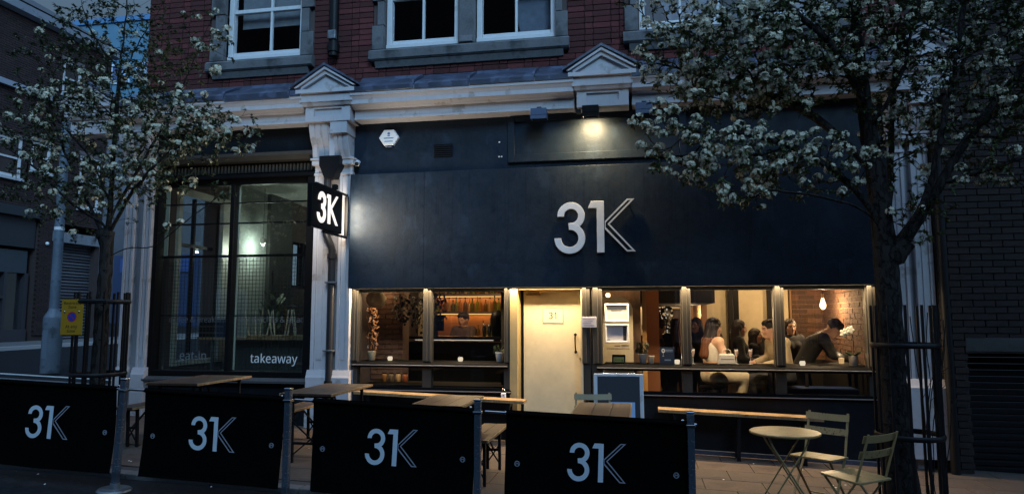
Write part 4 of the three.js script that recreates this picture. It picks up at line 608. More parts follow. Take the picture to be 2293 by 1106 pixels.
  const l = makeTree('flowering_tree', 'slender blossoming street tree with one straight stem left of the cafe', b2,
    [[[0, -0.1, 0], [0.0, 1.2, 0], [0.02, 2.2, 0], [0.03, 3.2, 0], [0.06, 4.2, 0.02], [0.09, 5.2, 0], [0.1, 6.2, 0]],
     [[0.02, 2.15, 0], [0.35, 2.25, 0.05], [0.75, 2.25, 0.15], [1.1, 2.5, 0.15], [1.5, 2.8, 0.1], [1.7, 2.92, 0.1]],
     [[0.02, 2.4, 0], [0.4, 2.9, 0.1], [0.9, 3.35, 0.15], [1.4, 3.6, 0.15], [1.85, 3.75, 0.1]],
     [[0.02, 2.6, 0], [0.35, 3.3, -0.1], [0.7, 4.0, -0.15], [1.0, 4.6, -0.1], [1.3, 5.1, 0]],
     [[0.02, 2.3, 0], [-0.25, 2.9, 0.1], [-0.55, 3.5, 0.15], [-0.85, 4.2, 0.15]],
     [[0.03, 2.8, 0], [-0.4, 3.4, -0.1], [-0.9, 3.9, -0.1], [-1.3, 4.3, -0.1]],
     [[0.03, 2.5, 0], [-0.35, 2.8, 0.2], [-0.8, 3.2, 0.25], [-1.2, 3.45, 0.25]],
     [[0.06, 4.3, 0], [0.4, 4.75, 0.1], [0.7, 5.2, 0.1]], [[0.06, 4.4, 0], [-0.3, 4.9, 0.1], [-0.5, 5.4, 0.1]]],
    [[[-0.1, 4.6, 0], [1.0, 0.8, 0.6], 260, 0.18], [[-0.6, 3.4, 0], [0.9, 0.8, 0.6], 220, 0.3], [[0.7, 3.5, 0], [0.8, 0.6, 0.5], 150, 0.35], [[0.05, 4.05, 0], [0.55, 0.40, 0.5], 130, 1], [[-0.75, 3.75, 0.1], [0.75, 0.6, 0.5], 190, 0.8], [[0.9, 3.7, 0.1], [0.75, 0.4, 0.45], 170, 0.8], [[1.5, 3.55, 0.12], [0.5, 0.3, 0.35], 90, 1.1], [[0.4, 3.15, 0], [0.8, 0.4, 0.5], 190, 0.5], [[-0.6, 2.95, 0.1], [0.7, 0.45, 0.5], 130, 0.4],
     [[1.2, 4.7, 0], [0.35, 0.45, 0.3], 40, 0.8], [[0.6, 4.3, 0], [0.5, 0.5, 0.4], 100, 0.4], [[-0.1, 4.9, 0], [0.8, 0.5, 0.5], 100, 0.12], [[-0.8, 4.5, 0], [0.6, 0.6, 0.5], 80, 0.4], [[0.3, 5.7, 0], [1.0, 0.5, 0.6], 60, 0.6], [[1.45, 2.85, 0.12], [0.28, 0.18, 0.15], 12, 0.8], [[1.0, 2.45, 0.15], [0.18, 0.1, 0.1], 6, 1], [[0.2, 2.75, 0], [0.5, 0.25, 0.4], 22, 0.25], [[-0.35, 2.5, 0.1], [0.35, 0.2, 0.3], 12, 0.3]],
    { seed: 202, bare: 2.05, thick: 0.85, maxR: 0.06, bloom: 0.27, leafy: 1.15, leaf: [0.044, 0.060, 0.02],
      taper: (n, r) => { for (let i = 0; i < n.length; i++) if (n[i].len < 2.6 && Math.hypot(n[i].p.x, n[i].p.z) < 0.08) r[i] = Math.max(r[i], 0.088 - 0.008 * n[i].p.y); } });
  console.log('tree L', l.n, l.nodes);
}
// ---------- tree guards ----------
{
  const guard = (label, p, hs, spikes, r) => {
    const t = thing('tree_guard', label, 'tree guard', p, 0, 'iron guards round the street trees');
    for (let i = 0; i < 12; i++) { const a = (i + 0.5) / 12 * 6.2832; const x = r * Math.cos(a), z = r * Math.sin(a); mesh('bar', [B(x - 0.010, x + 0.010, 0, spikes, z - 0.010, z + 0.010)], mat.ironBlack, t); }
    for (const h of hs) mesh('hoop', [new THREE.TorusGeometry(r + 0.012, 0.012, 6, 40).scale(1, 1, 2.2).rotateX(Math.PI / 2).translate(0, h, 0)], mat.ironBlack, t);
    return t;
  };
  guard('black iron tree guard with two hoops round the thick right trunk', [2.36, g(2.36, 2.1), 2.1], [0.70, 1.50], 1.86, 0.262);
  const l = guard('black iron tree guard carrying the yellow parking notice on the left', [-6.19, g(-6.19, 1.9), 1.9], [0.80, 1.63], 1.74, 0.275);
  mesh('rail_arm', [B(-0.02, 0.30, 1.615, 1.64, 0.27, 0.29)], mat.ironBlack, l);
  // ivy-like suckers climbing inside the right guard
  seed(71); const tw = []; for (let i = 0; i < 8; i++) { const a = R(-1.2, 1.6); let p = [2.38 + 0.2 * Math.cos(a), -0.1, 2.1 + 0.2 * Math.sin(a)]; const pts = [p]; for (let k = 0; k < 5; k++) { p = [p[0] + R(-0.06, 0.075), p[1] + R(0.25, 0.45), p[2] + R(-0.06, 0.06)]; pts.push(p); } tw.push(TUBE(pts, 0.0045, 4, 14)); const e = pts[3]; tw.push(TUBE([e, [e[0] + R(-0.05, 0.12), e[1] + R(0.05, 0.25), e[2] + R(-0.1, 0.1)]], 0.003, 4, 3)); }
  const s = mesh('sucker_shoots', tw, mat.bark, scene); s.userData = { label: 'thin bare shoots sprouting inside the right tree guard', category: 'shoots' };
  const n = thing('parking_notice', 'yellow parking notice with a blue no-waiting roundel on the left tree guard', 'sign', [-6.32, 1.60, 2.19], 0.05);
  mesh('plate', [RB(-0.135, 0.135, -0.20, 0.20, -0.004, 0.0, 0.001)], M(0.34, 0.22, 0.015, 0.5), n);
  printed('notice_face', 0.266, 0.396, canvasTex(256, 384, (c, w, h) => { c.fillStyle = '#96700f'; c.fillRect(0, 0, w, h); c.fillStyle = '#2a1c08'; c.textAlign = 'center'; c.font = 'bold 42px sans-serif'; c.fillText('Restricted', w / 2, 56); c.fillText('Zone', w / 2, 98); c.beginPath(); c.arc(w / 2, 190, 56, 0, 7); c.fillStyle = '#a01c28'; c.fill(); c.beginPath(); c.arc(w / 2, 190, 45, 0, 7); c.fillStyle = '#16348e'; c.fill(); c.lineWidth = 11; c.strokeStyle = '#a01c28'; c.beginPath(); c.moveTo(w / 2 - 36, 158); c.lineTo(w / 2 + 36, 222); c.stroke(); c.fillStyle = '#2a1c08'; c.font = 'bold 46px sans-serif'; c.fillText('At any', w / 2, 312); c.fillText('time', w / 2, 360); }), n, q => q.position.set(0, 0, 0.002));
  mesh('fixing', [SPH(0.012, -0.09, 0.06, 0.003), SPH(0.012, 0.09, 0.06, 0.003)], mat.steel, n);
}

// ---------- cafe barriers ----------
{
  const px = [-4.73, -3.05, -1.345, 0.37], zb = 3.3, gy = x => g(x, zb) - 0.045;
  const where = ['leftmost, with its round foot on the road', 'second from the left, in front of the tables', 'third from the left, in front of the cream door', 'rightmost, below the wall bench end'];
  px.forEach((x, i) => {
    const t = thing('barrier_post', `galvanised square barrier post, ${where[i]}`, 'barrier post', [x, gy(x) , zb], 0, 'posts of the cafe barrier');
    const lean = i === 0 ? 0.05 : 0; t.rotation.z = lean * -1;
    mesh('upright', [RB(-0.027, 0.027, 0.02, 0.985, -0.027, 0.027, 0.006)], M(0.19, 0.235, 0.30, 0.4, { metalness: 0.6, map: T.stone, roughnessMap: T.metal }), t);
    mesh('cap', [RB(-0.032, 0.032, 0.985, 1.005, -0.032, 0.032, 0.008, 2)], mat.steel, t);
    mesh('collar', [RB(-0.036, 0.036, 0.885, 0.905, -0.036, 0.036, 0.004)], mat.steel, t);
    mesh('hook', [TUBE([[-0.03, 0.895, 0.0], [-0.055, 0.90, 0.0], [-0.06, 0.93, 0.0]], 0.009, 8, 10), SPH(0.013, -0.06, 0.93, 0)], mat.steel, t);
    mesh('foot', [CYL(0.15, 0.135, 0.016, 0, 0, 0, 28), CYL(0.045, 0.04, 0.05, 0, 0.016, 0, 16)], mat.galv, t);
  });
  const panels = [[-6.46, -4.795, 'leftmost'], [-4.50, -3.115, 'second'], [-2.845, -1.395, 'third'], [-1.135, 0.335, 'rightmost']];
  panels.forEach(([a, b, w], i) => {
    const xc = (a + b) / 2, W = b - a, t = thing('cafe_barrier', w === 'second' || w === 'third' ? `${w} black cafe barrier banner from the left printed with 31K` : `${w} black cafe barrier banner printed with 31K`, 'barrier banner', [xc, gy(xc), zb], 0, 'black barrier banners along the road');
    t.rotation.z = SLOPE;
    // hanging cloth with slight billow
    const q = new THREE.PlaneGeometry(W, 0.79, 40, 20); const p = q.attributes.position; seed(300 + i);
    const ph = R(0, 6); for (let k = 0; k < p.count; k++) { const u = p.getX(k) / W + 0.5, v = p.getY(k) / 0.79 + 0.5; p.setZ(k, 0.018 * Math.sin(u * 5 + ph) * (1 - v) + 0.006 * Math.sin(u * 17 + ph + v * 3) * (1 - v) - 0.02 * Math.sin(Math.PI * v)); p.setX(k, p.getX(k) + 0.010 * Math.sin(v * 3 + ph) * (u - 0.5) * (1 - v)); }
    q.translate(0, 0.535, 0); const fz = (x, y) => { const u = x / W + 0.5, v = (y - 0.535) / 0.79 + 0.5; return 0.018 * Math.sin(u * 5 + ph) * (1 - v) + 0.006 * Math.sin(u * 17 + ph + v * 3) * (1 - v) - 0.02 * Math.sin(Math.PI * v); }; q.computeVertexNormals(); const fm = mat.fabric; const cl = mesh('banner', [q], fm.clone(), t); cl.material.side = THREE.DoubleSide;
    const rod0 = i === 0 ? -W / 2 : a - (px[i - 1] ?? a) > 0 ? px[i - 1] - xc + 0.03 : -W / 2;
    mesh('rail', [ROD([rod0, 0.905, 0], [W / 2 + 0.05, 0.905, 0], 0.011, 10), ROD([-W / 2 - 0.01, 0.905, 0], [-W / 2 + 0.0, 0.905, 0], 0.017, 10)], mat.steel, t);
    mesh('sleeve', [ROD([-W / 2, 0.905, 0], [W / 2, 0.905, 0], 0.019, 10), ROD([-W / 2 + 0.03, 0.15, -0.0], [W / 2 - 0.03, 0.15, -0.0], 0.009, 8)], mat.fabric, t);
    const L = logoShapes(0.30), at = s => { s.translate(i === 0 ? 0.115 : i === 3 ? 0.01 : 0.0, 0.555, 0.0015); const a = s.attributes.position; for (let k = 0; k < a.count; k++) a.setZ(k, a.getZ(k) + fz(a.getX(k), a.getY(k))); return s; };
    mesh('printed_digits', [...L.three, ...L.one].map((s, i) => at(EXT(s, 0.001 + i * 0.0006))), mat.print, t); mesh('printed_k', [at(EXT(L.k, 0.001))], M(0.30, 0.31, 0.36, 0.6), t);
    for (const s of [-1, 1]) { const m = [new THREE.TorusGeometry(0.020, 0.003, 6, 24).scale(1, 1, 0.5)]; m.push(BAR([-0.012, -0.014, 0], [-0.009, 0.010, 0], 0.005, 0.003), BAR([-0.009, 0.010, 0], [0, -0.002, 0], 0.005, 0.003), BAR([0, -0.002, 0], [0.009, 0.010, 0], 0.005, 0.003), BAR([0.009, 0.010, 0], [0.012, -0.014, 0], 0.005, 0.003)); const o = mesh('eyelet', m, M(0.28, 0.30, 0.34, 0.5), t); o.position.set(s * (W / 2 - 0.10), 0.50, 0.006 + fz(s * (W / 2 - 0.10), 0.50)); if (i === 0 && s < 0) o.visible = true; }
  });
}
// ---------- tables and benches outside ----------
{
  const legs = (t, W, zc, h, spread, name = 'leg_frame') => mesh(name, [BAR([-W, 0, zc - 0.02], [-W, h, zc], 0.028, 0.028), BAR([W, 0, zc - 0.02], [W, h, zc], 0.028, 0.028), B(-W, W, 0.20, 0.225, zc - 0.012, zc + 0.012), B(-W - 0.014, W + 0.014, h - 0.03, h - 0.002, zc - 0.014, zc + 0.014), BAR([-W, 0.08, zc - 0.01], [W, h * 0.62, zc - 0.01], 0.014, 0.01), BAR([W, 0.08, zc + 0.01], [-W, h * 0.62, zc + 0.01], 0.014, 0.01), BAR([0, 0.215, zc], [0, h - 0.02, zc + spread], 0.016, 0.016)], mat.ironBlack, t);
  const table = (name, label, p, w, len, h, n, ry, group, m) => {
    const t = thing(name, label, name.includes('bench') ? 'bench' : 'table', p, ry, group); t.rotation.z = 0; const pw = w / n; seed(Math.round(p[0] * 100 + 900));
    for (let i = 0; i < n; i++) { const k = R(0.85, 1.15); const q = mesh('plank', [RB(-w / 2 + i * pw + 0.002, -w / 2 + (i + 1) * pw - 0.002, h - 0.028 + R(0, 0.001), h, -len / 2, len / 2, 0.004)], (() => { const mm = (m ?? mat.deckDark).clone(); mm.color.multiplyScalar(k); return mm; })(), t); }
    mesh('edging', [RB(w / 2, w / 2 + 0.012, h - 0.028, h - 0.001, -len / 2, len / 2, 0.003), RB(-w / 2 - 0.012, -w / 2, h - 0.028, h - 0.001, -len / 2, len / 2, 0.003)], mat.deckPale, t);
    for (const s of [-1, 1]) legs(t, w / 2 - 0.06, s * (len / 2 - 0.16), h - 0.03, -s * 0.28);
    return t;
  };
  const P = (x, z) => [x, g(x, z), z];
  table('folding_table', 'wooden folding table by the cafe window, leftmost behind the barrier', P(-5.17, 1.45), 0.64, 1.08, 0.75, 3, 0, 'wooden tables behind the barrier');
  table('folding_table', 'wooden folding table at the foot of the pale pilaster, second from left', P(-3.46, 1.62), 0.57, 1.12, 0.75, 3, 0, 'wooden tables behind the barrier');
  table('folding_table', 'wooden folding table with a glint of light, left of the cream door', P(-1.97, 1.98), 0.52, 0.92, 0.75, 3, 0, 'wooden tables behind the barrier');
  table('folding_table', 'wooden folding table in front of the menu board, right of the door', P(-0.39, 1.98), 0.54, 1.05, 0.75, 3, 0, 'wooden tables behind the barrier');
  table('bench', 'brown wooden bench left of the leftmost table, seen beside the first post', P(-5.72, 1.5), 0.24, 1.1, 0.46, 2, 0, 'benches at the folding tables');
  table('bench', 'brown wooden bench between the first and second tables', P(-4.06, 1.12), 0.25, 1.0, 0.46, 2, 0, 'benches at the folding tables');
  table('bench', 'warm lit wooden bench right of the third table beside the third post', P(-1.57, 1.98), 0.25, 1.05, 0.46, 2, 0, 'benches at the folding tables');
  const ledge = (label, x0, x1) => { const xc = (x0 + x1) / 2, W = x1 - x0, t = thing('wall_bench', label, 'bench', [xc, g(xc, 0.2), 0.19], 0, 'long pale benches along the shopfront'); t.rotation.z = SLOPE;
    mesh('plank', [RB(-W / 2, W / 2, 0.515, 0.553, -0.0, 0.125, 0.004)], mat.deckPale, t); mesh('plank', [RB(-W / 2, W / 2, 0.515, 0.552, -0.13, -0.004, 0.004)], mat.deckPale, t);
    for (const s of [-1, 0, 1]) mesh('leg_frame', [B(s * (W / 2 - 0.2) - 0.02, s * (W / 2 - 0.2) + 0.02, 0, 0.514, -0.11, -0.07), B(s * (W / 2 - 0.2) - 0.02, s * (W / 2 - 0.2) + 0.02, 0, 0.514, 0.06, 0.10), B(s * (W / 2 - 0.2) - 0.018, s * (W / 2 - 0.2) + 0.018, 0.46, 0.513, -0.069, 0.059)], mat.ironBlack, t); return t; };
  ledge('long pale wooden bench below the bar window left of the door', -3.75, -1.48); ledge('long pale wooden bench below the bar window right of the menu board', 0.17, 2.05);
}
// ---------- bistro set ----------
{
  const P = (x, z) => [x, g(x, z), z];
  const t = thing('bistro_table', 'round khaki folding bistro table on the paving', 'table', P(1.23, 2.44));
  mesh('top', [LATHE([[0, 0.695], [0.285, 0.695], [0.296, 0.700], [0.298, 0.712], [0.290, 0.718], [0, 0.716]], 48)], mat.khaki, t);
  mesh('rim', [new THREE.TorusGeometry(0.291, 0.007, 8, 56).rotateX(Math.PI / 2).translate(0, 0.708, 0)], mat.khaki, t);
  for (const s of [-1, 1]) { mesh('leg', [TUBE([[-0.24, 0, 0.16 * s - 0.01], [-0.02, 0.36, 0.17 * s], [0.13, 0.60, 0.17 * s], [0.17, 0.70, 0.17 * s]], 0.008, 8, 18)], mat.khaki, t); mesh('leg', [TUBE([[0.24, 0, 0.19 * s - 0.01], [0.02, 0.36, 0.19 * s], [-0.13, 0.60, 0.19 * s], [-0.17, 0.70, 0.19 * s]], 0.008, 8, 18)], mat.khaki, t); }
  mesh('stretcher', [ROD([-0.18, 0.10, -0.17], [-0.18, 0.10, 0.17], 0.006), ROD([0.18, 0.10, -0.19], [0.18, 0.10, 0.19], 0.006)], mat.khaki, t);
  const chair = (label, p, ry) => { // faces +z in its own frame
    const c = thing('bistro_chair', label, 'chair', p, ry, 'khaki folding bistro chairs');
    for (const s of [-1, 1]) { mesh('back_leg', [BAR([0.19 * s, 0.0, 0.20], [0.185 * s, 0.45, -0.135], 0.020, 0.010), BAR([0.185 * s, 0.45, -0.135], [0.18 * s, 0.83, -0.255], 0.020, 0.010)], mat.khaki, c); mesh('front_leg', [BAR([0.165 * s, 0.0, -0.22], [0.17 * s, 0.44, 0.16], 0.020, 0.010)], mat.khaki, c); }
    mesh('stretcher', [ROD([-0.19, 0.09, 0.13], [0.19, 0.09, 0.13], 0.006), ROD([-0.165, 0.09, -0.142], [0.165, 0.09, -0.142], 0.006)], mat.khaki, c);
    // dished sheet seat with three slots
    const sh = shape([[-0.195, -0.17], [0.195, -0.17], [0.20, 0.17], [0.18, 0.19], [-0.18, 0.19], [-0.20, 0.17]]); for (let i = 0; i < 3; i++) { const h = new THREE.Path(); h.absellipse(0, -0.04 + i * 0.04, 0.012, 0.008, 0, 6.283); sh.holes.push(h); }
    mesh('seat', [EXT(sh, 0.012, 0.003).rotateX(Math.PI / 2).rotateX(-0.05).translate(0, 0.455, 0)], mat.khaki, c);
    for (const y of [0.665, 0.79]) { const zz = -0.135 - (y - 0.45) * 0.316 + 0.012; const q = new THREE.BoxGeometry(0.405, 0.062, 0.006, 12, 1, 1); const pp = q.attributes.position; for (let i = 0; i < pp.count; i++) pp.setZ(i, pp.getZ(i) - 0.02 * Math.cos(pp.getX(i) * 7)); q.rotateX(-0.30); mesh('back_slat', [q.translate(0, y, zz + 0.012)], mat.khaki, c); }
    return c;
  };
  chair('khaki bistro chair behind the round table with its back to the wall', P(1.59, 2.06), -0.64);
  chair('darker khaki bistro chair beside the tree guard turned away from it', P(1.70, 2.80), -2.46);
  chair('khaki bistro chair behind the wooden table in front of the menu board', P(-0.50, 1.57), 0.12);
}
// ---------- A-board ----------
{
  const t = thing('pavement_sign', 'white framed blackboard A-sign standing right of the cream door', 'A-board', [-0.27, g(-0.27, 0.72), 0.72], 0.04);
  const W = 0.285, H = 1.0, pc = M(0.55, 0.62, 0.70, 0.45, { map: T.oldpaint });
  const face = (s) => { const f = new THREE.Group(); f.name = s > 0 ? 'front_frame' : 'rear_frame'; t.add(f); f.position.set(0, 0, 0.17 * s); f.rotation.x = -0.165 * s;
    mesh('stile', [RB(-W, -W + 0.042, 0, H, -0.012, 0.012)], pc, f); mesh('stile', [RB(W - 0.042, W, 0, H, -0.012, 0.012)], pc, f); mesh('top_rail', [RB(-W + 0.042, W - 0.042, H - 0.03, H, -0.012, 0.011)], pc, f); mesh('bottom_rail', [RB(-W + 0.042, W - 0.042, 0.10, 0.14, -0.012, 0.011)], pc, f); mesh('board', [B(-W + 0.042, W - 0.042, 0.14, H - 0.03, -0.006, 0.004)], M(0.012, 0.016, 0.026, 0.6), f); return f; };
  const f = face(1); face(-1);
  mesh('hinge', [ROD([-0.2, H - 0.01, 0], [0.2, H - 0.01, 0], 0.008)], mat.steel, t);
  const ps = printed('notice_sheet', 0.30, 0.36, canvasTex(256, 300, (c, w, h) => { c.fillStyle = '#8fb4dc'; c.fillRect(0, 0, w, h); c.fillStyle = '#4f6f98'; c.font = '34px sans-serif'; c.textAlign = 'center'; c.fillText('Outside', w / 2, 62); c.fillStyle = '#6d8db4'; for (let i = 0; i < 7; i++) c.fillRect(28, 92 + i * 24, 190 - (i * 31) % 60, 6); }), f, q => q.position.set(0.035, 0.50, 0.0065)); 
}
// ---------- bar interior ----------
const roomLights = [];
{
  struct('bar_floor', [B(-4.09, 2.99, -0.35, -0.06, -8.9, -0.42)], mat.floorWood, 'dark timber floor inside the bar');
  struct('bar_ceiling', [B(-4.09, 2.99, 2.62, 2.75, -8.9, -0.36)], M(0.10, 0.08, 0.06, 0.8, { map: T.plaster }), 'dark ceiling inside the bar');
  struct('bar_ceiling_drop', [B(-1.6, 1.05, 1.80, 2.61, -4.9, -1.3)], mat.roomDark, 'dark dropped ceiling over the entrance end of the bar');
  struct('bar_dado', [B(1.08, 2.42, -0.06, 0.92, -3.09, -3.04), B(2.40, 2.93, -0.06, 0.92, -3.02, -2.96), B(2.86, 2.90, -0.06, 0.92, -2.95, -0.45)], mat.roomDark, 'black dado panelling round the drinking area');
  struct('bar_back_wall', [B(-4.09, -2.0, -0.1, 2.62, -3.6, -3.45), B(-2.0, -1.85, -0.1, 2.62, -5.7, -3.45), B(-2.0, 1.15, -0.1, 2.62, -5.85, -5.7)], mat.roomWall, 'cream walls at the back of the bar');
  const rw = struct('bar_side_wall', [B(1.10, 2.40, -0.1, 2.62, -3.25, -3.1)], mat.roomWall, 'cream blind wall behind the drinkers'); 
  mesh('post', [B(1.44, 1.56, -0.1, 2.62, -3.09, -3.0)], mat.roomDark, rw); mesh('post', [B(2.06, 2.13, -0.1, 2.62, -3.09, -3.0)], mat.roomDark, rw); mesh('side', [B(1.0, 1.10, -0.1, 2.62, -5.7, -3.1)], M(0.30, 0.14, 0.05, 0.7, { map: T.plaster }), rw); mesh('dark_post', [B(1.42, 1.50, -0.05, 2.62, -2.3, -2.22)], mat.roomDark, rw);
  // exposed brick on the right-hand wall
  const bw = thing('brick_chimney_wall', 'exposed orange brick wall lit by the bare bulb inside the bar', 'wall', [0, 0, 0]);
  mesh('wall', [B(2.42, 3.0, -0.1, 2.62, -3.6, -3.06), B(2.93, 2.99, -0.1, 2.62, -3.06, -0.42)], M(0.22, 0.13, 0.07, 0.95), bw);
  layBricks(bw, () => [[2.45, 2.99]], 0.9, 2.3, -3.03, brickMats([0.16, 0.08, 0.04], 5, 0.35, 81), { seed: 44, max: 120 });
  const bk2 = new THREE.Group(); bk2.name = 'side_face'; bw.add(bk2); layBricks(bk2, () => [[-3.0, -0.5]], 0.9, 2.3, 2.915, brickMats([0.13, 0.065, 0.032], 5, 0.35, 82), { seed: 45, side: -1, max: 200 });
  // back door with its pale frame
  const bd = thing('inner_door', 'brown inner door in a lit cream frame at the back of the bar', 'door', [0.85, 0, -5.68]);
  mesh('frame', [B(-0.46, -0.36, -0.05, 1.86, 0, 0.06), B(0.36, 0.46, -0.05, 1.86, 0, 0.06), B(-0.46, 0.46, 1.77, 1.86, 0, 0.061)], mat.cream, bd); mesh('leaf', [B(-0.36, 0.36, -0.05, 1.77, 0, 0.03)], M(0.07, 0.045, 0.03, 0.5), bd); mesh('sign_plate', [B(0.10, 0.2, 1.42, 1.52, 0.03, 0.036)], mat.white, bd);
  // arched cream panel behind the menus
  const ar = thing('arched_panel', 'arched cream panel behind the framed menus in the window', 'panel', [-0.33, 0, -0.62]);
  const s = new THREE.Shape(); s.moveTo(-0.30, 0.55); s.lineTo(0.225, 0.55); s.lineTo(0.225, 1.68); s.absarc(0.025, 1.68, 0.2, 0, Math.PI / 2); s.lineTo(-0.30, 1.87); s.lineTo(-0.30, 0.55); mesh('panel', [EXT(s, 0.05)], M(0.55, 0.47, 0.33, 0.5, { map: T.plaster }), ar);
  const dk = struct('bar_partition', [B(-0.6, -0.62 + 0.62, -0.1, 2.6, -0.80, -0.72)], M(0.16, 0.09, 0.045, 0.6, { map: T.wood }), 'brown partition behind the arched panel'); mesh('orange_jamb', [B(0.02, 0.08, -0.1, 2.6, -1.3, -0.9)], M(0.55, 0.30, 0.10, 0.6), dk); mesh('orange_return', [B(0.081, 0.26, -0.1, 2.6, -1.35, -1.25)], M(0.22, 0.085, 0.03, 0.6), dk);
  struct('entrance_partition', [B(-1.9, -1.8, -0.1, 2.6, -3.45, -0.42), B(-0.70, -0.62, -0.1, 2.6, -1.6, -0.42)], mat.roomDark, 'dark partitions either side of the entrance');
  // window counter
  const wc = thing('window_counter', 'black drinks counter running along inside the right bar windows', 'counter', [1.1, 0, -0.3]);
  mesh('top', [RB(-1.58, 1.6, 0.965, 1.0, -0.22, 0.13)], mat.sill, wc); mesh('bracket', [B(-1.2, -1.16, 0.7, 0.96, -0.2, 0.12), B(0.5, 0.54, 0.7, 0.96, -0.2, 0.12)], mat.black, wc);
  const wl = thing('window_ledge', 'black ledge inside the left bar windows', 'ledge', [-2.8, 0, -0.3]); mesh('top', [RB(-1.05, 1.0, 0.965, 1.0, -0.12, 0.13)], mat.sill, wl); mesh('shelf', [RB(-1.05, 1.0, 0.655, 0.675, -0.5, 0.1)], mat.roomDark, wl);
  // bar counter
  const bc = thing('bar_counter', 'long black bar counter with a thin line of light along its edge', 'counter', [-2.9, 0, -1.7]);
  mesh('front', [B(-1.15, 0.95, -0.06, 1.20, -0.5, 0.0)], M(0.005, 0.005, 0.005, 0.4, { spec: 0.4 }), bc); mesh('top', [RB(-1.18, 1.0, 1.255, 1.295, -0.56, 0.06)], M(0.012, 0.011, 0.010, 0.2), bc); mesh('light_strip', [B(-0.66, -0.50, 1.232, 1.242, 0.002, 0.012), B(-0.42, 0.62, 1.231, 1.243, 0.002, 0.012), B(0.74, 0.9, 1.232, 1.242, 0.002, 0.012)], glow(1, 0.9, 0.75, 0.55), bc);
  // back bar shelves
  const bb = thing('back_bar', 'amber lit back bar shelving behind the bartender', 'shelving', [-3.0, 0, -3.44]);
  mesh('back', [B(-0.75, 0.55, 1.0, 2.35, 0, 0.03)], M(0.26, 0.10, 0.03, 0.5, { map: T.plaster }), bb); for (const y of [1.25, 1.70, 2.02]) mesh('shelf', [B(-0.75, 0.55, y - 0.03, y, 0.03, 0.26)], M(0.10, 0.05, 0.02, 0.5), bb);
  mesh('upright', [B(-0.78, -0.75, 1.0, 2.35, 0, 0.26), B(0.55, 0.58, 1.0, 2.35, 0, 0.26)], mat.roomDark, bb);
  mesh('screen', [B(0.62, 1.0, 1.5, 2.3, 0, 0.05)], mat.black, bb); mesh('shelf_light', [B(-0.7, 0.5, 1.645, 1.660, 0.05, 0.07), B(-0.7, 0.5, 1.965, 1.98, 0.05, 0.07)], glow(1, 0.6, 0.2, 1.2), bb);
  for (const y of [1.635, 1.955]) { const l = new THREE.RectAreaLight(new THREE.Color(1, 0.55, 0.18), 11, 1.2, 0.03); l.position.set(-0.1, y, 0.08); l.rotation.x = -Math.PI / 2; bb.add(l); }
  seed(202); const bot = [[0.20, 0.30, 0.05], [0.42, 0.18, 0.04], [0.10, 0.05, 0.03], [0.5, 0.35, 0.18], [0.06, 0.10, 0.04]].map(c => new THREE.MeshPhysicalMaterial({ color: new THREE.Color().setRGB(c[0] + 0.2, c[1] + 0.12, c[2]), roughness: 0.1, transmission: 0.6, thickness: 0, ior: 1.45 }));
  const bt = ['bottle with a long neck on the back bar shelf', 'squat amber bottle on the back bar shelf'];
  const nb = {}; let n = 0; for (const y of [1.70, 2.02, 1.25]) for (let x = -0.68; x < 0.5; x += R(0.062, 0.09)) { if (y === 1.25 && x < 0.1) continue; const h = R(0.20, 0.28), r = R(0.028, 0.038); const b = new THREE.Group(); b.name = numbered('bottle'); b.position.set(-3.0 + x, y, -3.28 + R(-0.04, 0.05)); b.userData = { label: `${['amber', 'tawny', 'dark', 'orange', 'greenish'][n % 5]} spirit bottle, ${['first', 'second', 'third', 'fourth', 'fifth', 'sixth', 'seventh', 'eighth', 'ninth', 'tenth', 'eleventh', 'twelfth', 'thirteenth', 'fourteenth', 'fifteenth', 'sixteenth', 'seventeenth', 'eighteenth', 'nineteenth', 'twentieth'][nb[y] = (nb[y] ?? -1) + 1]} from the left on the ${y === 1.7 ? 'middle' : y > 2 ? 'top' : 'lowest'} back bar shelf`, category: 'bottle', group: 'bottles on the back bar' }; scene.add(b); mesh('glass', [LATHE([[0, 0], [r, 0], [r, h * 0.58], [r * 0.35, h * 0.72], [r * 0.32, h * 0.93], [0, h * 0.93]], 10)], bot[n % 5], b); mesh('cap', [CYL(r * 0.38, r * 0.38, h * 0.08, 0, h * 0.93, 0, 8)], mat.roomDark, b); n++; }
  // shakers and tap on the counter
  for (let i = 0; i < 4; i++) { const k = thing('cocktail_shaker', ['steel shaker on the bar counter, leftmost of the row', 'steel shaker on the bar counter, second from the left', 'steel shaker on the bar counter, third from the left', 'steel shaker on the bar counter, nearest the beer tap'][i], 'shaker', [-2.50 + i * 0.085, 1.296, -2.02], 0, 'steel shakers on the bar counter'); mesh('cup', [LATHE([[0, 0], [0.026, 0], [0.036, 0.13], [0.030, 0.15], [0.016, 0.19], [0, 0.195]], 12)], mat.steel, k); }
  { const k = thing('till', 'black till and screen on the bar counter left of the bartender', 'till', [-3.32, 1.296, -1.95]); mesh('stand', [B(-0.05, 0.05, 0, 0.1, -0.04, 0.04)], mat.black, k); mesh('screen', [RB(-0.16, 0.16, 0.08, 0.34, -0.02, 0.02)], mat.black, k); mesh('screen_edge', [B(0.10, 0.16, 0.30, 0.335, -0.024, -0.021)], mat.white, k); }
  { const k = thing('beer_font', 'dark rounded beer tap column on the bar counter right of the bartender', 'beer tap', [-2.28, 1.296, -2.05]); mesh('column', [LATHE([[0, 0], [0.10, 0], [0.11, 0.15], [0.13, 0.27], [0.10, 0.38], [0, 0.42]], 16)], mat.black, k); mesh('handle', [CYL(0.014, 0.02, 0.12, 0.0, 0.20, 0.13)], mat.black, k); }
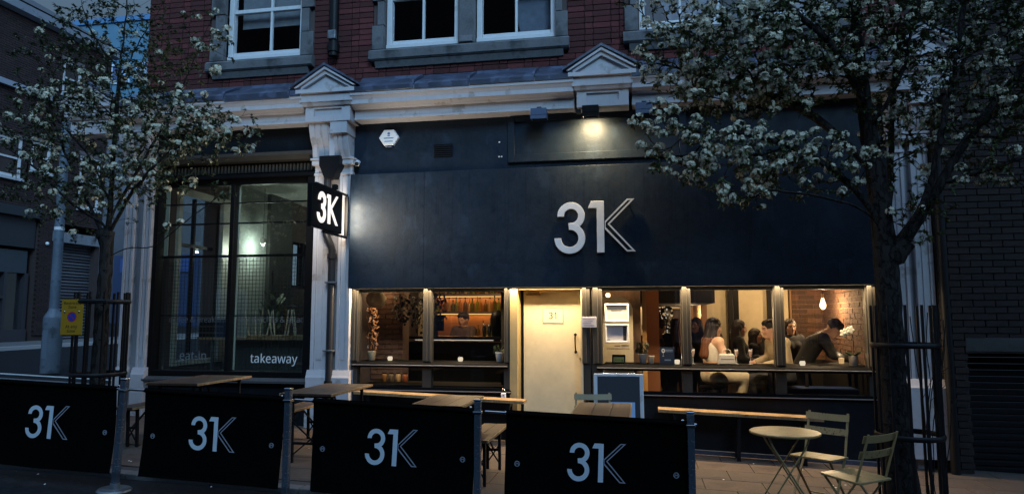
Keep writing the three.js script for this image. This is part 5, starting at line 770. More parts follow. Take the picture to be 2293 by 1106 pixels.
  { const k = thing('hanging_plant', 'dark trailing plant hanging inside the left bar window', 'plant', [-3.28, 1.93, -1.05]); seed(9); const lf = []; for (let i = 0; i < 420; i++) { const a = R(0, 6.28), r = Math.sqrt(rnd()) * 0.34, y = -R(0, 0.62) * (1 - r * 1.2); lf.push(new THREE.CircleGeometry(R(0.02, 0.04), 5).scale(0.6, 1, 1).rotateX(R(-1, 1)).rotateY(a).translate(r * Math.cos(a) * 1.25, y, r * Math.sin(a) * 0.7)); } mesh('foliage', lf, M(0.007, 0.008, 0.005, 0.7, { side: THREE.DoubleSide }), k).userData.kind = 'stuff'; mesh('cord', [CYL(0.004, 0.004, 0.7, 0, 0, 0)], mat.roomDark, k); }
  // lamps
  const pend = (label, p, I, bulbOnly, h = 0.6) => { const k = thing('pendant_lamp', label, 'lamp', p); mesh('flex', [CYL(0.004, 0.004, h, 0, 0.13, 0, 6)], mat.ironBlack, k); mesh('lamp_holder', [CYL(0.018, 0.02, 0.06, 0, 0.08, 0)], mat.brass, k); mesh('bulb', [LATHE([[0, -0.09], [0.02, -0.085], [0.042, -0.05], [0.045, -0.02], [0.03, 0.03], [0.018, 0.08], [0, 0.082]], 14)], glow(1, 0.66, 0.32, bulbOnly), k); const l = new THREE.PointLight(warm(), I * 0.45, 0, 2); l.position.set(0, -0.03, 0); l.castShadow = true; l.shadow.radius = 2; k.add(l); return k; };
  pend('bare glowing filament bulb hanging before the brick wall', [2.66, 1.80, -1.95], 5, 4.5, 0.75);
  pend('glowing pendant bulb over the drinkers near the cream wall', [1.75, 2.36, -2.1], 3.6, 18, 0.2);
  pend('glowing pendant bulb over the window counter', [1.1, 2.36, -1.05], 1.7, 4, 0.2);
  pend('glowing pendant bulb by the inner door', [-0.2, 2.3, -5.3], 5, 6, 0.25);
  pend('glowing bulb hung low among the back group near the mullion', [0.80, 1.70, -3.5], 2, 11, 0.08);
  pend('glowing pendant bulb above the arched panel', [-0.3, 2.3, -0.42 - 0.15], 1.6, 6, 0.25);
  pend('glowing pendant bulb over the bar counter', [-2.75, 2.30, -1.85], 3.0, 26, 0.2);
  pend('glowing pendant bulb near the left window corner', [-3.86, 2.1, -1.0], 0.5, 1.6, 0.4);
  { const k = thing('globe_lamp', 'cream paper lampshade hanging in the left corner of the bar window', 'lamp', [-3.86, 1.86, -0.75]); mesh('shade', [SPH(0.15, 0, 0, 0, 1, 0.9, 1, 20)], M(0.62, 0.48, 0.30, 0.8), k); mesh('cord', [CYL(0.004, 0.004, 0.62, 0, 0.13, 0, 6)], mat.ironBlack, k); }
  { const k = thing('brick_pier', 'brown brick pier behind the left bar window', 'pier', [-3.72, 0, -1.15]); mesh('core', [B(-0.37, 0.14, -0.06, 2.62, -0.3, -0.02)], M(0.10, 0.06, 0.04, 0.9), k); layBricks(k, () => [[-0.36, 0.14]], 0.66, 2.2, 0.0, brickMats([0.16, 0.085, 0.05], 4, 0.3, 83), { seed: 46, max: 80 }); }
  // window sill things
  const pot = (label, p, hgt, col, nLeaf, lm) => { const k = thing('potted_plant', label, 'potted plant', p); mesh('pot', [LATHE([[0, 0], [0.042, 0], [0.055, 0.11], [0.06, 0.115], [0.06, 0.125], [0.05, 0.125], [0, 0.11]], 16)], M(...col, 0.6, { map: T.plaster }), k); mesh('stem', [TUBE([[0, 0.1, 0], [0.02, 0.1 + hgt * 0.5, 0.01], [-0.01, 0.1 + hgt, 0]], 0.005, 5, 8)], mat.bark, k); seed(Math.round(p[0] * 77 + 500)); const lf = []; for (let i = 0; i < nLeaf; i++) { const a = R(0, 6.28), y = 0.12 + hgt * rnd(), r = R(0.02, 0.09); lf.push(new THREE.CircleGeometry(R(0.018, 0.034), 6).scale(0.55, 1.2, 1).rotateX(R(-1.2, 0.3)).rotateY(a).translate(r * Math.cos(a), y, r * Math.sin(a) * 0.7)); } mesh('leaves', lf, M(...lm, 0.5, { side: THREE.DoubleSide }), k); return k; };
  pot('tall potted plant lit orange at the left end of the window ledge', [-3.72, 1.001, -0.28], 0.62, [0.55, 0.42, 0.26], 110, [0.20, 0.085, 0.03]);
  pot('small plant in a white pot at the right end of the left window', [-1.89, 1.001, -0.27], 0.10, [0.5, 0.5, 0.5], 26, [0.05, 0.07, 0.03]);
  pot('bushy plant in a grey pot on the counter below the menus', [0.02, 1.001, -0.25], 0.13, [0.42, 0.40, 0.40], 70, [0.03, 0.035, 0.015]);
  { const k = thing('small_pot', 'small cream pot beside the grey plant pot on the counter', 'pot', [0.125, 1.001, -0.24]); mesh('pot', [LATHE([[0, 0], [0.03, 0], [0.04, 0.09], [0.044, 0.1], [0.035, 0.1], [0, 0.085]], 14)], M(0.6, 0.52, 0.4, 0.6), k); }
  { const k = thing('orchid', 'white orchid in a pot at the right end of the window counter', 'potted plant', [2.58, 1.001, -0.28]); mesh('pot', [LATHE([[0, 0], [0.045, 0], [0.055, 0.12], [0.05, 0.125], [0, 0.1]], 14)], M(0.35, 0.30, 0.26, 0.5), k); mesh('stem', [TUBE([[0, 0.1, 0], [0.01, 0.28, 0], [-0.01, 0.42, 0.02], [-0.07, 0.44, 0.04]], 0.004, 5, 12)], mat.bark, k); for (const [x, y, z] of [[-0.07, 0.42, 0.04], [-0.03, 0.44, 0.05], [-0.11, 0.40, 0.04]]) mesh('flower', [0, 1, 2, 3, 4].map(i => new THREE.SphereGeometry(0.032, 8, 6).scale(1, 0.65, 0.25).translate(0.024, 0, 0).rotateZ(i * 1.257).rotateY(0.3).translate(x, y, z)), M(0.72, 0.72, 0.62, 0.6), k); mesh('leaves', [0, 1, 2, 3].map(i => new THREE.SphereGeometry(0.07, 8, 6).scale(1, 0.15, 0.4).translate(0.06, 0, 0).rotateZ(0.5).rotateY(i * 1.6 + 0.3).translate(0, 0.11, 0)), M(0.03, 0.05, 0.02, 0.5), k); }
  const candle = (label, p) => { const k = thing('tealight', label, 'candle', p, 0); mesh('holder', [LATHE([[0, 0], [0.028, 0], [0.036, 0.03], [0.030, 0.055], [0.026, 0.055], [0.03, 0.03], [0.024, 0.006], [0, 0.006]], 16)], glow(1, 0.86, 0.62, 0.75), k); mesh('flame', [SPH(0.005, 0, 0.045, 0, 1, 2, 1, 8)], glow(1, 0.7, 0.3, 6), k); const l = new THREE.PointLight(warm(), 0.015, 0, 2); l.position.set(0, 0.085, 0); k.add(l); };
  candle('glowing tealight in the middle of the leftmost bar window', [-3.44, 1.001, -0.25]); candle('glowing tealight in the second bar window left of the door', [-2.43, 1.001, -0.25]); candle('glowing tealight beside the navy poster at the mullion', [0.45, 1.001, -0.22]); candle('glowing tealight in the rightmost bar window', [1.97, 1.001, -0.22]);
  const flute = (label, p) => { const k = thing('champagne_glass', label, 'glass', p); mesh('bowl', [LATHE([[0, 0.075], [0.012, 0.085], [0.024, 0.13], [0.026, 0.19], [0.023, 0.19], [0.02, 0.13], [0, 0.09]], 14)], new THREE.MeshPhysicalMaterial({ color: 0xffffff, roughness: 0.03, transmission: 0.9, thickness: 0 }), k); mesh('drink', [CYL(0.008, 0.019, 0.07, 0, 0.092, 0, 12)], M(0.75, 0.42, 0.28, 0.3), k); mesh('foam', [CYL(0.0195, 0.021, 0.014, 0, 0.163, 0, 12)], M(0.9, 0.85, 0.78, 0.7), k); mesh('stem', [CYL(0.027, 0.026, 0.004, 0, 0, 0, 14), CYL(0.004, 0.004, 0.072, 0, 0.004, 0, 8)], M(0.6, 0.6, 0.6, 0.1), k); };
  flute('champagne flute on the counter, left of the pair', [1.20, 1.001, -0.35]); flute('champagne flute on the counter, right of the pair', [1.37, 1.001, -0.33]); flute('champagne flute standing by the left hip of the woman in white', [0.655, 1.001, -0.30]);
  { const k = thing('handbag', 'white structured handbag on the counter before the woman in white', 'handbag', [1.075, 1.001, -0.32], 0.1); const s = shape([[-0.10, 0], [0.10, 0], [0.088, 0.10], [0.07, 0.115], [-0.07, 0.115], [-0.088, 0.10]]); mesh('body', [EXT(s, 0.06, 0.008).translate(0, 0.008, -0.03)], M(0.68, 0.62, 0.52, 0.5), k); mesh('flap', [RB(-0.088, 0.088, 0.06, 0.122, -0.01, 0.042, 0.01, 2)], M(0.72, 0.66, 0.56, 0.45), k); mesh('handle', [TUBE([[-0.055, 0.115, 0], [-0.05, 0.17, 0], [0, 0.19, 0], [0.05, 0.17, 0], [0.055, 0.115, 0]], 0.006, 6, 24)], M(0.55, 0.5, 0.42, 0.5), k); }
  { const k = thing('navy_poster', 'navy card with a white wine glass emblem in the window', 'poster', [0.325, 1.001, -0.155], 0); mesh('card', [B(-0.095, 0.09, 0, 0.215, 0, 0.006)], M(0.018, 0.035, 0.075, 0.6), k); mesh('glass_emblem', [new THREE.TorusGeometry(0.016, 0.006, 6, 20).scale(1, 1.2, 0.3).translate(-0.05, 0.17, 0.008), B(-0.052, -0.048, 0.105, 0.15, 0.006, 0.008), B(-0.06, -0.04, 0.10, 0.106, 0.006, 0.008)], mat.white, k); mesh('text_line', [B(-0.025, 0.07, 0.175, 0.186, 0.006, 0.0075), B(-0.025, 0.07, 0.158, 0.166, 0.006, 0.0075), B(-0.035, 0.045, 0.045, 0.062, 0.006, 0.0075)], M(0.25, 0.33, 0.45, 0.6), k); }
  { const k = thing('card_reader_display', 'small green lit display in a black frame below the menus', 'display', [-0.29, 1.002, -0.135]); mesh('case', [RB(-0.085, 0.085, 0, 0.115, -0.03, 0.0)], mat.black, k); mesh('screen', [B(-0.068, 0.068, 0.02, 0.085, 0.0, 0.002)], M(0.32, 0.34, 0.10, 0.5), k); mesh('print', [B(-0.05, 0.02, 0.045, 0.052, 0.002, 0.003), B(0.035, 0.055, 0.03, 0.055, 0.002, 0.003)], M(0.12, 0.13, 0.04, 0.5), k); }
  { const k = thing('window_sticker', 'strip of small red and cream window stickers below the menus', 'sticker', [-0.27, 1.20, -0.106]); mesh('cream_label', [B(0.02, 0.115, 0.02, 0.045, 0, 0.001)], M(0.45, 0.36, 0.26, 0.7), k); mesh('red_label', [B(-0.07, 0.0, 0.022, 0.035, 0, 0.001)], M(0.35, 0.12, 0.09, 0.7), k); seed(66); for (let i = 0; i < 12; i++) mesh('letter_mark', [B(-0.17 + i * 0.025, -0.155 + i * 0.025, -0.015, 0.004 + R(-0.004, 0.004), 0, 0.001)], M(0.40, 0.2, 0.16, 0.7), k); }
  { const k = thing('round_sticker', 'round pale sticker in the top corner of the menu window', 'sticker', [-0.415, 1.885, -0.106]); mesh('disc', [CYL(0.03, 0.03, 0.001, 0, 0, 0, 20).rotateX(Math.PI / 2)], M(0.6, 0.55, 0.45, 0.6), k); mesh('print', [B(-0.02, 0.02, -0.004, 0.006, 0.001, 0.002)], M(0.4, 0.15, 0.12, 0.6), k); }
  for (let i = 0; i < 4; i++) { const k = thing('storage_jar', ['amber storage jar on the low shelf, leftmost', 'clear storage jar on the low shelf, second from left', 'pale labelled jar on the low shelf, third from left', 'red labelled jar on the low shelf, rightmost'][i], 'jar', [-3.66 + i * 0.105, 0.676, -0.62], 0, 'jars on the low shelf'); mesh('jar', [LATHE([[0, 0], [0.036, 0], [0.038, 0.09], [0.028, 0.11], [0, 0.112]], 12)], M(...[[0.3, 0.16, 0.06], [0.18, 0.14, 0.1], [0.5, 0.35, 0.2], [0.35, 0.12, 0.06]][i], 0.4), k); mesh('lid', [CYL(0.032, 0.032, 0.015, 0, 0.112, 0)], mat.roomDark, k); }
  // festive-looking fairy light strand and dark tree by the inner door
  { const k = thing('string_lights', 'strand of tiny lights on a dark branch near the inner door', 'fairy lights', [0.42, 1.25, -3.6]); seed(17); const sp = [], lf = []; for (let i = 0; i < 26; i++) sp.push(SPH(0.012, R(-0.10, 0.10), R(0, 0.6), R(0, 0.08), 1, 1, 1, 6)); for (let i = 0; i < 160; i++) lf.push(new THREE.CircleGeometry(0.035, 5).rotateY(R(0, 3)).rotateX(R(-1, 1)).translate(R(-0.13, 0.13), R(-0.05, 0.65), R(-0.05, 0.05))); mesh('branch', lf, M(0.012, 0.012, 0.008, 0.7, { side: THREE.DoubleSide }), k); mesh('lights', sp, glow(1, 0.9, 0.7, 0.45), k).userData.kind = 'stuff'; }
  // high stools at the window counter and a table at the back
  const stool = (label, p) => { const k = thing('bar_stool', label, 'stool', p, 0, 'bar stools at the window counter'); mesh('seat', [LATHE([[0, 0.70], [0.16, 0.70], [0.17, 0.715], [0.165, 0.74], [0, 0.745]], 24)], mat.black, k); for (const [sx, sz] of [[1, 1], [1, -1], [-1, 1], [-1, -1]]) mesh('leg', [ROD([0.17 * sx, -0.0, 0.17 * sz], [0.10 * sx, 0.70, 0.10 * sz], 0.011, 8)], mat.ironBlack, k); mesh('footrest', [new THREE.TorusGeometry(0.185, 0.009, 6, 28).rotateX(Math.PI / 2).translate(0, 0.25, 0)], mat.ironBlack, k); };
  stool('black bar stool under the woman in the white top', [0.93, -0.06, -0.78]); stool('black bar stool under the man in the beige shirt', [1.86, -0.06, -0.86]);
  { const k = thing('low_table', 'dark table with glasses and a lit cup near the brick wall', 'table', [2.45, -0.06, -1.1]); mesh('top', [RB(-0.36, 0.42, 1.0, 1.04, -0.28, 0.3)], mat.roomDark, k); mesh('leg', [B(-0.32, -0.28, 0, 1.0, -0.25, -0.21), B(0.34, 0.38, 0, 1.0, -0.25, -0.21), B(-0.32, -0.28, 0, 1.0, 0.22, 0.26), B(0.34, 0.38, 0, 1.0, 0.22, 0.26)], mat.roomDark, k); const c = thing('lit_cup', 'small glowing cup on the dark table near the brick wall', 'candle', [2.63, 0.981, -1.0]); mesh('cup', [LATHE([[0, 0], [0.03, 0], [0.036, 0.07], [0.028, 0.08], [0, 0.07]], 14)], glow(1, 0.6, 0.25, 0.55), c); const l = new THREE.PointLight(warm(), 0.06, 0, 2); l.position.set(0, 0.13, 0); c.add(l); }
  { const k = thing('blue_bench_seat', 'blue upholstered bench low behind the rightmost window', 'bench', [2.2, -0.06, -0.85]); mesh('seat', [RB(-0.35, 0.55, 0.42, 0.74, -0.2, 0.2, 0.03, 2)], M(0.02, 0.05, 0.16, 0.6), k); mesh('base', [B(-0.33, 0.53, 0, 0.42, -0.18, 0.18)], mat.roomDark, k); }
}
// ---------- cafe interior ----------
{
  struct('cafe_floor', [B(-7.03, -4.35, -0.2, 0.12, -8.9, -0.2)], M(0.16, 0.15, 0.14, 0.6, { map: T.slab }), 'grey floor inside the cafe'); struct('cafe_ceiling', [B(-7.03, -4.35, 3.95, 4.09, -8.9, -0.2)], M(0.5, 0.52, 0.48, 0.8), 'pale ceiling inside the cafe');
  const w = struct('cafe_back_wall', [B(-7.03, -4.35, 0, 3.95, -5.75, -5.6)], M(0.30, 0.33, 0.32, 0.8, { map: T.plaster }), 'grey-green wall at the back of the cafe');
  const sw = thing('cafe_side_windows', 'pale framed side windows of the cafe looking on to the side street', 'window', [0, 0, 0]);
  const pf = M(0.52, 0.52, 0.46, 0.6, { map: T.oldpaint });
  mesh('frame', [B(-7.10, -6.98, 0.86, 3.61, -0.54, -0.46), B(-7.10, -6.96, 0.86, 3.61, -1.80, -1.58), B(-7.10, -6.98, 3.52, 3.61, -1.58, -0.54), B(-7.10, -6.98, 0.86, 0.93, -1.58, -0.54)], pf, sw); mesh('mullion', [B(-7.20, -7.14, 0.93, 3.52, -1.10, -1.06)], mat.navyDark, sw); mesh('transom', [B(-7.20, -7.14, 2.72, 2.77, -1.0599, -0.54), B(-7.20, -7.14, 2.72, 2.77, -1.58, -1.1001)], mat.navyDark, sw);
  mesh('pane', [B(-7.172, -7.168, 0.93, 3.52, -1.58, -0.54)], glassShop, sw); mesh('rear_frame', [B(-7.12, -6.99, 2.25, 3.15, -4.06, -4.0), B(-7.12, -6.99, 2.25, 3.15, -5.0, -4.94), B(-7.12, -6.99, 2.25, 3.15, -4.53, -4.47), B(-7.12, -6.99, 2.20, 2.25, -5.0, -4.0)], mat.navyDark, sw); mesh('rear_pane', [B(-7.172, -7.168, 2.25, 3.15, -4.94, -4.06)], glassShop, sw);
  mesh('dark_pier', [B(-7.03, -6.93, 0.12, 3.95, -3.9, -3.05)], M(0.03, 0.034, 0.03, 0.6), w); mesh('green_wall', [B(-7.03, -7.0, 0.12, 3.95, -3.04, -1.81)], M(0.30, 0.34, 0.31, 0.8, { map: T.plaster }), w); mesh('brick_panel', [B(-7.03, -7.0, 0.12, 2.19, -5.4, -3.91)], M(0.14, 0.12, 0.12, 0.85, { map: T.stone }), w);
  const lamp = (label, p, I) => { const k = thing('cafe_lamp', label, 'lamp', p, 0, 'small lamps inside the cafe'); mesh('flex', [CYL(0.004, 0.004, 3.95 - p[1] - 0.06, 0, 0.06, 0, 6)], mat.ironBlack, k); mesh('shade', [CYL(0.05, 0.06, 0.09, 0, -0.02, 0, 14)], mat.white, k); mesh('bulb', [SPH(0.03, 0, -0.035, 0)], glow(0.9, 1, 0.78, 3), k); const l = new THREE.PointLight(new THREE.Color(0.9, 1, 0.9), I * 0.22, 0, 2); l.position.set(0, -0.1, 0); l.castShadow = true; k.add(l); };
  lamp('small lit lamp hanging left of centre inside the cafe', [-6.80, 2.82, -1.72], 0.7); lamp('small lit lamp further back inside the cafe', [-6.75, 2.95, -2.5], 3.5); lamp('dim lamp at the right of the cafe ceiling', [-5.6, 3.55, -4.6], 2.5);
  const c = thing('cafe_counter', 'pale wooden window bar inside the cafe with upturned stools on it', 'counter', [-5.8, 0, -1.2]); mesh('top', [RB(-1.15, 1.2, 1.245, 1.285, -0.25, 0.22)], mat.deckPale, c); mesh('front', [B(-0.6, 1.18, 0.1, 1.24, -0.2, 0.02)], M(0.045, 0.05, 0.05, 0.6), c); mesh('leg', [B(-0.95, -0.91, 0.1, 1.24, 0.1, 0.14)], mat.galv, c);
  for (let i = 0; i < 3; i++) { const k = thing('upturned_stool', ['upturned wooden stool on the cafe bar, left of three', 'upturned wooden stool on the cafe bar, middle of three', 'upturned wooden stool on the cafe bar, right of three'][i], 'stool', [-6.02 + i * 0.38, 1.286, -1.2], 0.3 * i, 'upturned stools on the cafe bar'); mesh('seat', [CYL(0.16, 0.16, 0.03, 0, 0, 0, 20)], mat.deckPale, k); for (const [sx, sz] of [[1, 1], [1, -1], [-1, 1], [-1, -1]]) mesh('leg', [ROD([0.10 * sx, 0.03, 0.10 * sz], [0.155 * sx, 0.43, 0.155 * sz], 0.012, 8)], M(0.62, 0.5, 0.34, 0.6), k); }
  const tb = thing('crate', 'dark crate on the left end of the cafe bar', 'crate', [-6.95 + 0.2, 1.286, -1.2]); mesh('box', [RB(-0.2, 0.25, 0, 0.28, -0.18, 0.18)], mat.black, tb); mesh('slat', [B(-0.19, 0.24, 0.05, 0.08, 0.18, 0.19), B(-0.19, 0.24, 0.15, 0.18, 0.18, 0.19)], M(0.05, 0.04, 0.03, 0.7), tb);
  const pl = thing('cafe_plant', 'leafy green house plant inside the cafe lit from behind', 'potted plant', [-6.45, 0.12, -2.35]); seed(31); const lf = []; for (let i = 0; i < 60; i++) { const a = R(0, 6.28), y = R(1.3, 1.95), r = R(0.02, 0.2); lf.push(new THREE.CircleGeometry(R(0.04, 0.08), 6).scale(0.5, 1.3, 1).rotateX(R(-1.2, 0.6)).rotateY(a).translate(r * Math.cos(a), y, r * Math.sin(a))); } mesh('leaves', lf, M(0.04, 0.06, 0.025, 0.5, { side: THREE.DoubleSide }), pl).userData.kind = 'stuff'; mesh('stem', [TUBE([[0, 0.4, 0], [0.03, 1.3, 0], [0, 2.3, 0.02]], 0.015, 6, 12)], mat.bark, pl); mesh('pot', [LATHE([[0, 0], [0.16, 0], [0.2, 0.42], [0.18, 0.42], [0, 0.38]], 18)], mat.white, pl);
}

// ---------- people ----------
function netMesh(lo, hi, cell, field) { // surface nets over a sampled field (negative inside)
  const n = [0, 1, 2].map(i => Math.ceil((hi[i] - lo[i]) / cell) + 2), [nx, ny, nz] = n, F = new Float32Array(nx * ny * nz);
  field(F, n, lo, cell);
  const id = new Int32Array(nx * ny * nz).fill(-1), P = [], I = [], at = (x, y, z) => x + nx * (y + ny * z);
  const C = [[0, 0, 0], [1, 0, 0], [0, 1, 0], [1, 1, 0], [0, 0, 1], [1, 0, 1], [0, 1, 1], [1, 1, 1]], E = [[0, 1], [0, 2], [0, 4], [1, 3], [1, 5], [2, 3], [2, 6], [3, 7], [4, 5], [4, 6], [5, 7], [6, 7]];
  for (let z = 0; z < nz - 1; z++) for (let y = 0; y < ny - 1; y++) for (let x = 0; x < nx - 1; x++) {
    let m = 0; const v = C.map((c, k) => { const f = F[at(x + c[0], y + c[1], z + c[2])]; if (f < 0) m |= 1 << k; return f; });
    if (m === 0 || m === 255) continue; let s = [0, 0, 0], k = 0;
    for (const [a, b] of E) if ((v[a] < 0) !== (v[b] < 0)) { const t = v[a] / (v[a] - v[b]); for (let i = 0; i < 3; i++) s[i] += C[a][i] + t * (C[b][i] - C[a][i]); k++; }
    id[at(x, y, z)] = P.length / 3; P.push(lo[0] + (x + s[0] / k) * cell, lo[1] + (y + s[1] / k) * cell, lo[2] + (z + s[2] / k) * cell);
  }
  for (let z = 1; z < nz - 1; z++) for (let y = 1; y < ny - 1; y++) for (let x = 1; x < nx - 1; x++) {
    const f = F[at(x, y, z)] < 0; const q = (a, b, c, d, flip) => { if (Math.min(a, b, c, d) < 0) return; flip ? I.push(a, c, b, a, d, c) : I.push(a, b, c, a, c, d); };
    if (f !== (F[at(x + 1, y, z)] < 0)) q(id[at(x, y - 1, z - 1)], id[at(x, y, z - 1)], id[at(x, y, z)], id[at(x, y - 1, z)], !f);
    if (f !== (F[at(x, y + 1, z)] < 0)) q(id[at(x - 1, y, z - 1)], id[at(x - 1, y, z)], id[at(x, y, z)], id[at(x, y, z - 1)], !f);
    if (f !== (F[at(x, y, z + 1)] < 0)) q(id[at(x - 1, y - 1, z)], id[at(x, y - 1, z)], id[at(x, y, z)], id[at(x - 1, y, z)], !f);
  }
  const g2 = new THREE.BufferGeometry(); g2.setAttribute('position', new THREE.Float32BufferAttribute(P, 3)); g2.setIndex(I); g2.computeVertexNormals(); return g2;
}
// bones: [a, b, ra, rb]; smooth union
function boneMesh(bones, cell, k = 0.03, extra) {
  const lo = [1e9, 1e9, 1e9], hi = [-1e9, -1e9, -1e9];
  for (const [a, b, ra, rb] of bones) for (let i = 0; i < 3; i++) { lo[i] = Math.min(lo[i], a[i] - ra, b[i] - rb); hi[i] = Math.max(hi[i], a[i] + ra, b[i] + rb); }
  for (let i = 0; i < 3; i++) { lo[i] -= cell * 2; hi[i] += cell * 2; }
  return netMesh(lo, hi, cell, (F, n, o, c) => {
    F.fill(1);
    for (const [a, b, ra, rb] of bones) {
      const pad = Math.max(ra, rb) + k * 1.5 + c; const i0 = [0, 1, 2].map(i => Math.max(0, Math.floor((Math.min(a[i], b[i]) - pad - o[i]) / c))), i1 = [0, 1, 2].map(i => Math.min(n[i] - 1, Math.ceil((Math.max(a[i], b[i]) + pad - o[i]) / c)));
      const d = [b[0] - a[0], b[1] - a[1], b[2] - a[2]], L = d[0] * d[0] + d[1] * d[1] + d[2] * d[2] + 1e-9;
      for (let z = i0[2]; z <= i1[2]; z++) for (let y = i0[1]; y <= i1[1]; y++) for (let x = i0[0]; x <= i1[0]; x++) {
        const p0 = o[0] + x * c - a[0], p1 = o[1] + y * c - a[1], p2 = o[2] + z * c - a[2]; let t = (p0 * d[0] + p1 * d[1] + p2 * d[2]) / L; t = t < 0 ? 0 : t > 1 ? 1 : t;
        const e = Math.hypot(p0 - d[0] * t, p1 - d[1] * t, p2 - d[2] * t) - (ra + (rb - ra) * t), q = x + n[0] * (y + n[1] * z), f = F[q], h = Math.max(k - Math.abs(e - f), 0) / k; F[q] = Math.min(e, f) - h * h * k * 0.25;
      }
    }
    if (extra) extra(F, n, o, c);
  });
}
const ell = (p, c, r) => { const a = (p[0] - c[0]) / r[0], b = (p[1] - c[1]) / r[1], d = (p[2] - c[2]) / r[2], k = Math.sqrt(a * a + b * b + d * d); return (k - 1) * Math.min(...r); };
const cap = (p, a, b, r) => { const d = [b[0] - a[0], b[1] - a[1], b[2] - a[2]], q = [p[0] - a[0], p[1] - a[1], p[2] - a[2]]; let t = (q[0] * d[0] + q[1] * d[1] + q[2] * d[2]) / (d[0] ** 2 + d[1] ** 2 + d[2] ** 2 + 1e-9); t = Math.max(0, Math.min(1, t)); return Math.hypot(q[0] - d[0] * t, q[1] - d[1] * t, q[2] - d[2] * t) - r; };
const smin = (a, b, k) => { const h = Math.max(k - Math.abs(a - b), 0) / k; return Math.min(a, b) - h * h * k * 0.25; }, smax = (a, b, k) => -smin(-a, -b, k);
const sample = fn => (F, n, o, c) => { for (let z = 0, q = 0; z < n[2]; z++) for (let y = 0; y < n[1]; y++) for (let x = 0; x < n[0]; x++, q++) F[q] = fn([o[0] + x * c, o[1] + y * c, o[2] + z * c]); };
const headF = p => { const ax = Math.abs(p[0]), q = [ax, p[1], p[2]];
  let d = ell(p, [0, 0.03, -0.012], [0.074, 0.092, 0.094]); d = smin(d, ell(p, [0, -0.035, 0.018], [0.056, 0.078, 0.068]), 0.04); d = smin(d, ell(p, [0, -0.098, 0.055], [0.024, 0.018, 0.022]), 0.03);
  d = smin(d, cap(p, [-0.032, 0.026, 0.072], [0.032, 0.026, 0.072], 0.012), 0.02); d = smin(d, cap(q, [0.045, -0.02, 0.05], [0.036, -0.035, 0.055], 0.014), 0.025);
  d = smax(d, -ell(q, [0.031, 0.006, 0.098], [0.019, 0.012, 0.022]), 0.012); d = smin(d, ell(q, [0.031, 0.004, 0.071], [0.015, 0.011, 0.012]), 0.004);
  d = smin(d, cap(p, [0, 0.016, 0.082], [0, -0.026, 0.102], 0.009), 0.014); d = smin(d, cap(q, [0.0, -0.031, 0.094], [0.011, -0.033, 0.086], 0.008), 0.008);
  d = smin(d, cap(p, [-0.017, -0.059, 0.079], [0.017, -0.059, 0.079], 0.006), 0.006); d = smin(d, cap(p, [-0.014, -0.070, 0.078], [0.014, -0.070, 0.078], 0.0065), 0.006);
  d = smin(d, ell(q, [0.077, -0.004, -0.008], [0.010, 0.030, 0.018]), 0.008); d = smin(d, cap(p, [0, -0.06, -0.01], [0, -0.13, -0.03], 0.05), 0.03); return d; };
let headGeo;
const hairMats = {}, skinM = c => M(c[0], c[1], c[2], 0.55);
